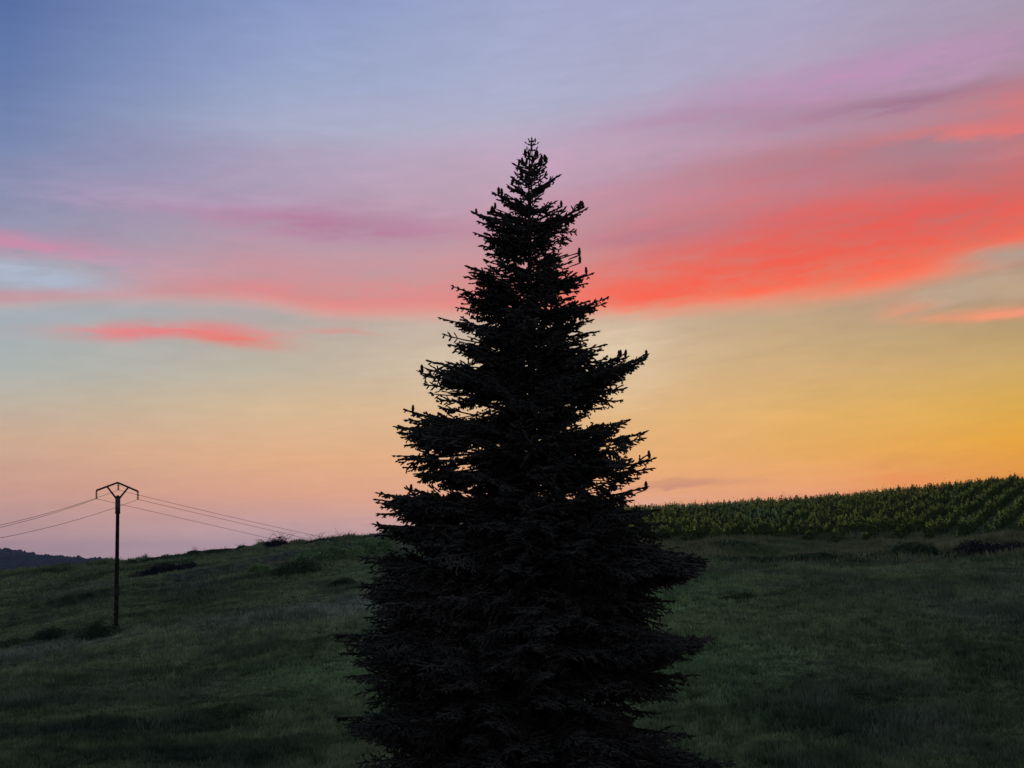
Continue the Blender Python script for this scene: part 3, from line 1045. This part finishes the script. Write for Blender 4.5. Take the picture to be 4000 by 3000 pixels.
# ------------------------------------------------------------------ power line
def build_power():
    Yp = 90.0
    foot = at(251, 1352, Yp)
    foot.z = gz(foot.x, Yp)
    e = empty('power_pole', tuple(foot))
    tag(e, 'tall slender power pole with a roof-shaped crossarm on the left slope', 'power pole')
    top = at(254.5, 1075, Yp)
    sm = at(254.2, 1110, Yp)
    o3 = [foot - Vector((0, 0, 0.4)), sm, sm + Vector((0, 0, 0.01)), top]
    r = [0.145, 0.115, 0.165, 0.16]
    pts = [p - foot for p in o3]
    V, Fs = polyline_tube(pts, r, 12)
    mesh_np('pole', V, Fs, M_pole, e)
    cap = polyline_tube([pts[-1] + Vector((0, 0, 0.002)), pts[-1] + Vector((0, 0, 0.10)), pts[-1] + Vector((0, 0, 0.16))], [0.15, 0.115, 0.03], 12)
    mesh_np('pole_cap', *cap, M_steel, e)
    # crossarm plane: slightly turned, perpendicular to the line
    ax = Vector((0.96, -0.28, 0))
    cx = top.x

    def arm(px, py):
        q = at(px, py, Yp)
        s = (q.x - cx) / ax.x
        p = Vector((cx, Yp, 0)) + ax * s
        p.z = CAM_Z + (q.z - CAM_Z) * p.y / Yp
        return p
    L, M, Rr = arm(204, 1059.5), arm(254, 1042.5), arm(302, 1061.5)
    bar = lambda a, b_, w: polyline_tube([a - foot, b_ - foot], [w, w], 4)
    mesh_np('crossarm', *merge([polyline_tube([L - foot, M - foot, Rr - foot], [0.065] * 3, 6)]), M_steel, e)
    for (p, s) in (((230, 1052), -1), ((278, 1054), 1)):
        mesh_np('strut', *polyline_tube([top - foot + Vector((0.10 * s, 0, -0.05)), arm(*p) - foot], [0.06, 0.055], 6), M_steel, e)
    ends = []
    for nm, (px, py, py2) in zip('abc', ((204, 1060, 1077.5), (255.5, 1044, 1058.5), (301.5, 1062, 1079))):
        a, b_ = arm(px, py), arm(px, py2)
        # suspension string: sheds on a rod
        n = 5
        pts, rad = [], []
        for i in range(n):
            f0 = i / n
            for df, rr in ((0.0, 0.025), (0.3, 0.03), (0.55, 0.085), (0.75, 0.085), (0.8, 0.03)):
                pts.append(a.lerp(b_, f0 + df / n) - foot); rad.append(rr)
        pts.append(b_ - foot); rad.append(0.045)
        mesh_np('insulator', *polyline_tube(pts, rad, 10), M_glass, e)
        ends.append(b_)
    # conductors: image points give their course; depth follows the line direction
    dirR = Vector((0.30, 0.954, 0)); dirL = Vector((-0.28, -0.96, 0))

    def s_of(p, d, px):
        u = ray(px, 1100)[0]
        return (u * p.y - p.x) / (d.x - u * d.y)
    names = ['left', 'middle', 'right']
    courseR = [[(345, 1104), (460, 1134), (575, 1163)],
               [(400, 1094), (560, 1130), (735, 1168)],
               [(400, 1100), (540, 1135), (690, 1170)]]
    courseL = [[(100, 1112), (0, 1140.5)], [(150, 1090), (0, 1137)], [(200, 1113), (0, 1162.5)]]
    labels = ['overhead wire from the left end of the pole\'s crossarm', 'overhead wire hung from the peak of the pole\'s crossarm',
              'overhead wire from the right end of the pole\'s crossarm']
    for k in range(3):
        p0 = ends[k]
        fit = {}
        for side, course, d in (('R', courseR[k], dirR), ('L', courseL[k], dirL)):
            S, Z = [0.0], [p0.z]
            for px, py in course:
                s = s_of(p0, d, px)
                q = p0 + d * s
                S.append(s); Z.append(CAM_Z + ray(px, py)[1] * q.y)
            S, Z = np.array(S), np.array(Z)
            # z = p0.z + b s + c s^2 least squares
            Am = np.stack([S[1:], S[1:] ** 2], -1)
            if side == 'L':
                c = 0.004
                bb = float(np.sum(S[1:] * (Z[1:] - p0.z - c * S[1:] ** 2)) / np.sum(S[1:] ** 2))
            else:
                bb, c = np.linalg.lstsq(Am, Z[1:] - p0.z, rcond=None)[0]
                c = float(np.clip(c, 0.0, 0.004)); bb = float(np.sum(S[1:] * (Z[1:] - p0.z - c * S[1:] ** 2)) / np.sum(S[1:] ** 2))
            fit[side] = (bb, c, d)
        pts = []
        for s in np.linspace(30, 0, 30)[:-1]:
            bb, c, d = fit['L']; q = p0 + d * s
            pts.append((q.x, q.y, p0.z + bb * s + c * s * s))
        for s in np.linspace(0, 120, 60):
            bb, c, d = fit['R']; q = p0 + d * s
            pts.append((q.x, q.y, p0.z + bb * s + c * s * s))
        org = Vector(pts[29])
        w = mesh_np('overhead_wire', *polyline_tube([Vector(p) - org for p in pts], [0.012] * len(pts), 5), M_wire)
        w.location = org
        tag(w, labels[k], 'wire', 'wires of the power line')


build_power()


# ------------------------------------------------------------------ the fir
TY = 28.0
PXM = TY / F                      # metres per picture unit at the fir (roughly)
TX0 = at(1149, 1100, TY).x


def shoots_mesh(P, Q, r, rng):
    """needle-clad shoots: plump, blunt, slightly ragged spindles"""
    P, Q = np.asarray(P), np.asarray(Q)
    m = len(P)
    D, A, B = frames(Q - P)
    r = np.broadcast_to(np.asarray(r, float), (m,))[:, None]
    arr = np.zeros((m, 9, 3))
    for k in range(4):
        a = 2 * math.pi * k / 4
        o = A * math.cos(a) + B * math.sin(a)
        arr[:, k] = P + o * r * 0.55 * rng.uniform(0.7, 1.3, (m, 1))
        arr[:, 4 + k] = P + (Q - P) * rng.uniform(0.5, 0.78, (m, 1)) + o * r * rng.uniform(0.75, 1.15, (m, 1))
    arr[:, 8] = Q
    b0 = (np.arange(m) * 9)[:, None]
    quads = np.concatenate([b0 + np.array([[k, (k + 1) % 4, 4 + (k + 1) % 4, 4 + k]]) for k in range(4)])
    tris = np.concatenate([b0 + np.array([[4 + k, 4 + (k + 1) % 4, 8]]) for k in range(4)])
    return arr.reshape(-1, 3), quads, tris


def spray_template(L, rng, r=0.019):
    """flat fir spray of length L along +x; returns shoots and wood segments"""
    P, Q = [], []
    wood = []
    ns = max(2, int(L / 0.11))
    xs = np.linspace(0, L, ns + 1)
    for i in range(ns):
        if xs[i] > 0.12 * L:
            P.append((xs[i], 0, 0)); Q.append((xs[i + 1] + 0.03, rng.normal(0, 0.008), rng.normal(0, 0.008)))
    s = 0.10 * L + 0.02
    while s < L - 0.04:
        for sd in (-1, 1):
            if rng.random() < 0.08: continue
            l = 0.40 * (L - s) ** 0.85 + 0.07
            l *= min(1.0, 0.5 + 1.2 * s / L) * rng.uniform(0.6, 1.15)
            l = min(l, 0.95)
            ang = R(rng.uniform(38, 62))
            droop = rng.uniform(0.2, 1.5) if rng.random() < 0.85 else rng.uniform(-0.9, 0.2)
            d0 = np.array([math.cos(ang), sd * math.sin(ang), 0.10 - droop * 0.42])
            d0 /= np.linalg.norm(d0)
            n2 = max(1, int(l / 0.09))
            pt = np.array([s, 0, 0.0]); step = l / n2
            d = d0.copy(); line = [pt.copy()]
            for j in range(n2):
                q = pt + d * step
                P.append(tuple(pt)); Q.append(tuple(q + d * 0.02))
                # twigs off the lateral
                if l > 0.16:
                    for s2 in (-1, 1):
                        if rng.random() < 0.22: continue
                        l2 = 0.34 * (l - j * step) + 0.045
                        l2 = min(l2 * 1.15, 0.30) * rng.uniform(0.7, 1.3)
                        side = np.array([-d[1], d[0], 0.0]); side /= max(1e-6, np.linalg.norm(side))
                        dd = d * 0.75 + side * s2 * 0.66 + np.array([0, 0, rng.normal(-0.16, 0.24)])
                        dd /= np.linalg.norm(dd)
                        st = pt + d * step * rng.uniform(0.2, 0.9)
                        en = st + dd * l2
                        if l2 > 0.13:
                            mid = st + dd * l2 * 0.5
                            P.append(tuple(st)); Q.append(tuple(mid + dd * 0.02))
                            P.append(tuple(mid)); Q.append(tuple(en + np.array([0, 0, 0.012])))
                            for s3 in (-1, 1):
                                if rng.random() < 0.3:
                                    sd3 = np.cross(dd, [0, 0, 1.0]); sd3 /= max(1e-6, np.linalg.norm(sd3))
                                    d3 = dd * 0.7 + sd3 * s3 * 0.7
                                    P.append(tuple(mid)); Q.append(tuple(mid + d3 * 0.075))
                        else:
                            P.append(tuple(st)); Q.append(tuple(en))
                pt = q
                d = d + np.array([0.05, 0, 0.03 if j > n2 * 0.6 else -0.04 * droop])
                d /= np.linalg.norm(d)
                line.append(pt.copy())
            wood.append(line)
        s += rng.uniform(0.075, 0.12) + 0.010 * L
    return np.array(P, float), np.array(Q, float), wood, L


def bend(Pt, L, rise, curve):
    """rise: slope at the trunk; curve: extra z at the tip"""
    out = Pt.copy()
    x = Pt[:, 0]
    out[:, 2] += rise * x + curve * x * x / max(L, 1e-3)
    return out


def build_cones(e, base, rng):
    # upright cones, each on a spur that reaches back to the bough
    prof = [(0, 0.3), (0.06, 0.75), (0.2, 0.95), (0.45, 1.0), (0.7, 0.92), (0.88, 0.66), (0.97, 0.35), (1.0, 0.08)]
    cm = None
    CP = [(1136, 332), (1143, 331), (1157, 332), (1161, 332), (1170, 341), (1176.5, 341), (1179.5, 344), (1120.5, 350), (1127, 348), (1136.5, 349), (1125.5, 379), (1129.5, 378),
          (1138.5, 377), (1145, 374), (1105.5, 391), (1077.5, 413), (1084.5, 414.5), (1070, 443), (1061, 453), (1066, 453.5), (1212.5, 440), (1252.5, 443), (1260, 441.5),
          (1251.5, 543.5), (1252.5, 560), (1266.5, 584), (1337, 762.5), (1350.5, 764), (1397, 764.5), (1029.5, 456), (912, 798), (892, 882), (1340, 764), (1403, 983), (1396, 1049), (888, 1055), (1152, 345), (1165, 350), (1148, 360), (1135, 385)]
    sp0, sp1 = [], []
    for (cx, cy) in CP:
        dx = abs(cx - 1149)
        dep = rng.uniform(-0.12, 0.12) if dx < 40 else rng.uniform(-0.2, 0.05)
        bot = at(cx, cy + 7.5, TY + dep) - base
        if cm is None:
            V_, Q_ = [], []
            for (f, rr) in prof:
                for s in range(8):
                    a = s * math.pi / 4 + f * 3
                    wob = 1 + 0.08 * (-1) ** s
                    V_.append((math.cos(a) * 0.031 * rr * wob, math.sin(a) * 0.031 * rr * wob, f * 0.15))
            for i in range(len(prof) - 1):
                for s in range(8):
                    Q_.append((i * 8 + s, i * 8 + (s + 1) % 8, (i + 1) * 8 + (s + 1) % 8, (i + 1) * 8 + s))
            caps = np.array([list(range(8))[::-1], [(len(prof) - 1) * 8 + s for s in range(8)]])
            c = mesh_np('cone', np.array(V_), [np.array(Q_), caps], M_cone, e, smooth=True)
            cm = c
        else:
            c = cm.copy(); C.objects.link(c); c.parent = e
        c.location = bot
        c.rotation_euler = (rng.normal(0, 0.1), rng.normal(0, 0.12), rng.uniform(0, 6))
        sc = rng.uniform(0.85, 1.15)
        c.scale = (sc, sc, sc)
        sg = -1 if cx > 1149 else 1
        sp0.append(np.array(bot) + [sg * 0.22 * min(1, dx / 20), 0.0, -0.09]); sp1.append(np.array(bot) + [-sg * 0.05, 0, 0.012])
    return np.array(sp0), np.array(sp1)


def build_fir():
    rng = np.random.default_rng(21)
    base = Vector((TX0, TY, gz(TX0, TY)))
    e = empty('fir_tree', tuple(base))
    tag(e, 'tall dark fir with upright cones standing alone in the centre, black against the sunset', 'fir tree')
    apex = at(1149, 300, TY)
    # trunk
    n = 26
    pts, rad = [], []
    H = apex.z - base.z
    for i in range(n):
        f = i / (n - 1)
        pts.append(Vector((0.05 * math.sin(f * 5), 0.04 * math.cos(f * 4), -0.3 + (H + 0.3) * f)) * 1.0)
        rad.append(0.21 * (1 - f) ** 1.05 + 0.008)
    pts[-1] = Vector((apex.x - base.x, 0, H))
    mesh_np('trunk', *polyline_tube(pts, rad, 14), M_bark, e)

    lens = [0.18, 0.35, 0.6, 0.9, 1.3, 1.75, 2.25, 2.8, 3.4, 4.1]
    temps = {}
    for L in lens:
        temps[L] = [spray_template(L, rng) for _ in range(3)]

    PP, QQ = [], []
    WP, WQ, WR0, WR1 = [], [], [], []

    def add_branch(tip, rise, curve, az_off=None, zs=None):
        """tip: world-relative vector to base; branch springs from the trunk"""
        Lh = math.hypot(tip.x, tip.y)
        if Lh < 0.08: return
        L = min(lens, key=lambda v: abs(v - Lh))
        P, Q, wood, L0 = random.choice(temps[L])
        k = Lh / L0
        P, Q = P * [k, k, k], Q * [k, k, k]
        phi = math.atan2(tip.y, tip.x)
        roll = rng.normal(0, 0.34)
        z0 = tip.z - (rise * Lh + curve * Lh)

        def xf(A):
            A = A.copy()
            y = A[:, 1] * math.cos(roll) - A[:, 2] * math.sin(roll)
            z = A[:, 1] * math.sin(roll) + A[:, 2] * math.cos(roll)
            A[:, 1], A[:, 2] = y, z
            A = bend(A, Lh, rise, curve)
            # slow sideways sweep
            c, s = math.cos(phi), math.sin(phi)
            X = A[:, 0] * c - A[:, 1] * s
            Y = A[:, 0] * s + A[:, 1] * c
            return np.stack([X, Y, A[:, 2] + z0], -1)
        PP.append(xf(P)); QQ.append(xf(Q))
        m = max(3, int(Lh / 0.3))
        sp = np.zeros((m + 1, 3)); sp[:, 0] = np.linspace(0, Lh * 0.97, m + 1)
        sp = xf(sp)
        r = 0.010 + 0.0085 * Lh * (1 - np.linspace(0, 1, m + 1)) ** 0.9
        WP.append(sp[:-1]); WQ.append(sp[1:]); WR0.append(r[:-1]); WR1.append(r[1:])

    # silhouette envelope (half widths in picture units) left and right of the stem
    EL = [(300, 6), (325, 14), (350, 34), (375, 40), (400, 56), (416, 70), (440, 70), (458, 100), (480, 96), (503, 112), (540, 96), (572, 132), (600, 128), (617, 160),
          (655, 155), (686, 178), (715, 176), (745, 182), (775, 212), (800, 232), (830, 222), (850, 215), (884, 250), (920, 278), (950, 255), (985, 270),
          (1020, 250), (1056, 262), (1085, 318), (1130, 322), (1162, 322), (1204, 350), (1247, 335), (1270, 355), (1310, 350), (1366, 352), (1378, 404),
          (1430, 400), (1480, 390), (1505, 370), (1544, 352), (1560, 392), (1600, 365), (1640, 338), (1700, 380), (1780, 400), (1850, 360)]
    ER = [(300, 6), (325, 12), (353, 30), (377, 45), (400, 38), (420, 30), (436, 70), (446, 98), (480, 90), (500, 84), (520, 74), (545, 92), (570, 104), (590, 118), (615, 108),
          (645, 128), (690, 124), (720, 120), (745, 148), (765, 150), (790, 180), (820, 182), (860, 186), (890, 166), (910, 190), (935, 222), (965, 230), (990, 245),
          (1020, 238), (1050, 226), (1085, 190), (1100, 215), (1130, 255), (1160, 276), (1190, 262), (1225, 222), (1250, 205), (1285, 212), (1330, 250), (1370, 318), (1390, 360),
          (1430, 350), (1460, 330), (1500, 310), (1530, 305), (1580, 330), (1640, 360), (1700, 390), (1780, 400), (1850, 350)]
    ely, elv = zip(*EL); ery, erv = zip(*ER)

    def env(py, phi):
        l, r_ = np.interp(py, ely, elv), np.interp(py, ery, erv)
        w = 0.5 * (1 + math.cos(phi))
        w = w * w * (3 - 2 * w)
        return (l * (1 - w) + r_ * w) * PXM

    def slopes(py, Lh):
        # upper branches climb, lower ones sag and lift at the tip
        t = np.interp(py, [300, 450, 700, 1000, 1300, 1800], [0.75, 0.42, 0.12, -0.02, -0.12, -0.16])
        c = np.interp(py, [300, 450, 700, 1000, 1300, 1800], [0.05, 0.06, 0.12, 0.12, 0.06, 0.03])
        return t + rng.normal(0, 0.07), c + rng.normal(0, 0.04)

    py = 350.0
    g = 0.0
    while py < 1840:
        k = 5 if py < 450 else (6 if py < 800 else 7)
        g += 2.4
        for j in range(k):
            phi = g + j * 2 * math.pi / k + rng.normal(0, 0.25)
            yy = py + rng.normal(0, 7)
            Lh = env(yy, phi) * (rng.uniform(0.78, 1.0) if rng.random() < (0.9 if yy < 450 else (0.25 if yy < 1150 else 0.6)) else rng.uniform(0.55, 0.88))
            Yd = TY + Lh * math.sin(phi)
            tz = CAM_Z + ray(1149, yy)[1] * Yd - base.z
            rs, cv = slopes(yy, Lh)
            add_branch(Vector((Lh * math.cos(phi), Lh * math.sin(phi), tz)), rs, cv)
        py += 12.5 if py < 500 else (15.0 if py < 900 else 17.0)

    # boughs whose tips make the outline (picture position, slope, lift)
    TIPS = [(786, 1216, -.1, .05), (792, 1236, -.15, .05), (802, 1252, -.15, .05), (782, 1262, -.15, .08), (792, 1290, -.18, .05), (800, 1322, -.2, .05), (800, 1345, -.2, .05), (795, 1362, -.15, .05),
            (1398, 1292, -.3, .0), (1420, 1335, -.3, .0), (1442, 1352, -.25, .0), (1472, 1375, -.15, .0), (1440, 1420, -.2, .0), (770, 1395, -.12, .05), (762, 1430, -.15, .05), (770, 1470, -.2, .05), (790, 1520, -.2, .0),
            (1525, 1219, -.12, .0), (1512, 1232, -.15, .0), (1492, 1246, -.18, .0), (1528, 1208, -.1, .02), (1500, 1222, -.12, .0), (1485, 1196, -.08, .0), (1472, 1250, -.2, .0), (1516, 1240, -.16, .0),
            (856, 925, -.12, .1), (862, 936, -.14, .08), (884, 952, -.16, .05), (872, 906, -.1, .12), (900, 962, -.18, .0), (895, 915, -.1, .1), (915, 935, -.1, .05),
            (813, 1086, -.12, .1), (822, 1096, -.15, .08), (835, 1070, -.1, .1), (816, 1142, -.18, .1), (826, 1150, -.2, .05), (850, 1100, -.15, .05),
            (1385, 785, .0, .15), (1340, 800, .0, .1), (1330, 830, -.05, .08), (915, 795, -.15, .2), (930, 815, -.18, .15), (945, 840, -.2, .1),
            (1107, 353, .5, .1), (1118, 360, .6, .1), (1095, 399, .4, .15), (1064, 416, .25, .2), (1080, 425, .3, .1), (1182, 351, .8, .1), (1178, 362, .7, .0), (1211, 377, .45, .15), (1196, 390, .4, .1), (1200, 384, .4, .1),
            (1018, 457, .1, .12), (1030, 478, .1, .1), (1270, 449, .05, .3), (1262, 445, .1, .25), (1245, 500, .05, .05), (1237, 470, .1, .2), (1022, 502, .05, .15), (1034, 530, .0, .1), (1252, 545, .2, .1),
            (1005, 574, .0, .15), (1012, 588, .0, .1), (1002, 598, -.05, .15), (1283, 590, .1, .15), (1270, 612, .0, .1), (975, 617, -.1, .25), (990, 640, -.05, .15), (1314, 642, .0, .25), (1310, 655, -.1, .2), (985, 665, .0, .1),
            (1283, 690, .1, .1), (948, 686, -.1, .22), (956, 722, -.1, .2), (968, 745, -.15, .15), (1310, 744, .0, .15), (1296, 715, .1, .05), (1290, 765, .0, .05), (921, 778, -.2, .25), (900, 802, -.2, .28), (915, 830, -.2, .2), (925, 850, -.25, .2),
            (1402, 766, .05, .22), (1396, 776, .0, .2), (1374, 795, .0, .1), (1355, 838, .0, .1), (1345, 865, -.1, .1), (1360, 770, .1, .12),
            (874, 885, -.1, .2), (850, 920, -.15, .15), (866, 945, -.18, .1), (875, 962, -.2, .05), (848, 985, -.15, .08), (870, 1010, -.2, .1), (895, 1030, -.2, .05),
            (1362, 905, .1, .1), (1400, 932, .1, .1), (1396, 945, .05, .1), (1417, 990, .05, .12), (1415, 1010, .0, .1), (1400, 1050, .0, .15), (1370, 1080, -.1, .1), (1345, 1088, -.1, .05),
            (878, 1055, -.1, .2), (807, 1078, -.15, .15), (812, 1065, -.1, .12), (803, 1132, -.2, .15), (808, 1155, -.2, .12), (812, 1110, -.2, .1),
            (1425, 1102, -.02, .04), (1440, 1130, -.05, .03), (1450, 1160, -.1, .02), (1420, 1180, -.1, .0), (1532, 1214, -.12, .05), (1520, 1225, -.14, .02), (1500, 1205, -.1, .0), (1505, 1240, -.2, .0), (1480, 1255, -.2, -.05), (1465, 1200, -.1, 0.0),
            (1440, 1250, -.3, -.05), (1458, 1300, -.25, .12), (1430, 1280, -.3, .05), (1405, 1262, -.3, .0), (1450, 1318, -.3, .1),
            (775, 1203, -.1, .1), (770, 1268, -.12, .1), (776, 1285, -.2, .1), (787, 1308, -.2, .05), (785, 1335, -.2, .05), (718, 1372, -.1, .05), (724, 1385, -.15, .1), (732, 1412, -.2, .1), (742, 1462, -.25, .1),
            (1548, 1378, -.05, .04), (1535, 1384, -.05, .05), (1520, 1405, -.1, .05), (1495, 1425, -.2, .0), (1470, 1392, -.1, .0), (1512, 1458, -.15, .1), (1490, 1480, -.2, .0), (1465, 1495, -.25, .0),
            (765, 1500, -.2, .0), (722, 1550, -.1, .05), (740, 1565, -.15, .05), (760, 1590, -.2, .05), (1500, 1590, -.15, 0), (1590, 1650, -.1, .05), (1560, 1655, -.1, .0), (1520, 1630, -.15, .0), (770, 1650, -.1, .0)]
    for (tx, ty, rs, cv) in TIPS:
        for rep in range(3 if ty > 500 else (2 if ty > 420 else 1)):
            off = rng.uniform(-0.28, 0.28) if rep == 0 else rng.choice([-1, 1]) * rng.uniform(0.3, 0.55)
            lx = (tx - 1149) * PXM * (1.0 if rep == 0 else rng.uniform(0.78, 0.92))
            ly = lx * math.tan(off)
            Yd = TY + ly
            q = at(tx, ty + (rng.uniform(4, 22) if rep else 0), Yd)
            if rep == 0:
                lx = q.x - base.x
            add_branch(Vector((lx, ly, q.z - base.z)), rs, cv)

    P = np.concatenate(PP); Q = np.concatenate(QQ)
    # thin places between the boughs where the sky shows through
    GAPS = [(1072, 879, 22, 14), (1045, 885, 32, 9), (1010, 891, 32, 8), (975, 848, 40, 6), (1005, 855, 20, 6), (1030, 962, 17, 17), (1000, 980, 24, 9), (962, 990, 24, 8),
            (1012, 1014, 24, 11), (1292, 893, 18, 14), (1310, 966, 20, 6), (1302, 1037, 20, 8), (1278, 1060, 9, 7), (1083, 603, 14, 7), (1109, 618, 11, 6), (1015, 732, 24, 7),
            (1068, 755, 12, 5), (1169, 477, 9, 7), (1232, 556, 14, 7), (1295, 650, 8, 6), (1270, 633, 8, 6), (1240, 520, 8, 6), (1104, 668, 5, 9), (1010, 1075, 12, 5), (1045, 1105, 12, 5),
            (1118, 1080, 10, 5), (1190, 1084, 8, 4), (1180, 1060, 10, 4), (1230, 1075, 8, 5), (1236, 720, 6, 5), (1195, 520, 5, 4), (1120, 640, 4, 3), (1212, 635, 5, 4),
            (1160, 700, 4, 3), (1225, 878, 8, 6), (1250, 885, 6, 5), (1240, 990, 6, 5), (1080, 960, 8, 5), (1170, 948, 5, 4), (1000, 1130, 8, 5), (960, 1065, 8, 5)]
    mid = (P + Q) / 2
    keep = np.ones(len(P), bool)
    for (gx, gy, gw, gh) in GAPS:
        c = at(gx, gy, TY) - base
        q = ((mid[:, 0] - c.x) / ((gw + 7) * PXM)) ** 2 + ((mid[:, 2] - c.z) / ((gh + 6) * PXM)) ** 2
        keep &= ~((q < rng.uniform(0.5, 1.5, len(P))) & (np.abs(mid[:, 1]) < 3.5) & (rng.random(len(P)) < 0.96))
    P, Q = P[keep], Q[keep]
    # leader with its bare whorls of short shoots
    lead = []
    for f, l in ((302, 0.09), (309, 0.15), (321, 0.14), (334, 0.2)):
        z = at(1149, f, TY).z - base.z
        for s in range(6):
            if l == 0: continue
            a = s * math.pi / 3 + f
            x0 = apex.x - base.x
            p = np.array([x0, 0, z - 0.05]); q = np.array([x0 + math.cos(a) * l * 0.7, math.sin(a) * l * 0.7, z - 0.02])
            q2 = np.array([x0 + math.cos(a) * l, math.sin(a) * l, z + 0.03])
            lead.append((p, q)); lead.append((q, q2))
    zt = [at(1149, f, TY).z - base.z for f in (345, 330, 318, 306, 296)]
    for a, b_ in zip(zt[:-1], zt[1:]):
        lead.append((np.array([apex.x - base.x, 0, a]), np.array([apex.x - base.x, 0, b_ + 0.01])))
    lp = np.array([a for a, _ in lead]); lq = np.array([b_ for _, b_ in lead])
    r = np.full(len(P), 0.0185) * rng.uniform(0.8, 1.25, len(P))
    V1, q1, t1 = shoots_mesh(P, Q, r, rng)
    V2, q2, t2 = shoots_mesh(lp, lq, 0.014, rng)
    s0, s1 = build_cones(e, base, rng)
    V3, q3, t3 = shoots_mesh(s0, s1, 0.017, rng)
    V, Fs = merge([(V1, [q1, t1]), (V2, [q2, t2]), (V3, [q3, t3])])
    print('fir shoots', len(P))
    mesh_np('crown', V, Fs, M_needle, e)
    Vw, Fw = tubes(np.concatenate(WP), np.concatenate(WQ), np.concatenate(WR0), np.concatenate(WR1), 5)
    mesh_np('limbs', Vw, Fw, M_bark, e)



build_fir()


# ------------------------------------------------------------------ evening haze
def build_haze():
    lo, hi, w = -62.0, 40.0, 6200.0
    V = np.array([(x, y, z) for z in (lo, hi) for y in (-w, w) for x in (-w, w)], float)
    Q = np.array([(0, 2, 3, 1), (4, 5, 7, 6), (0, 1, 5, 4), (1, 3, 7, 5), (3, 2, 6, 7), (2, 0, 4, 6)])
    m = bpy.data.materials.new('haze')
    m.use_nodes = True
    t = m.node_tree
    t.nodes.clear()
    out = t.nodes.new('ShaderNodeOutputMaterial')
    v = t.nodes.new('ShaderNodeVolumePrincipled')
    v.inputs['Color'].default_value = (0.62, 0.72, 1.0, 1)
    v.inputs['Density'].default_value = 0.00005
    v.inputs['Anisotropy'].default_value = 0.0
    t.links.new(v.outputs[0], out.inputs['Volume'])
    o = mesh_np('haze', V, [Q], m)
    tag(o, 'thin blue evening haze over the whole landscape', 'haze', kind='stuff')


build_haze()
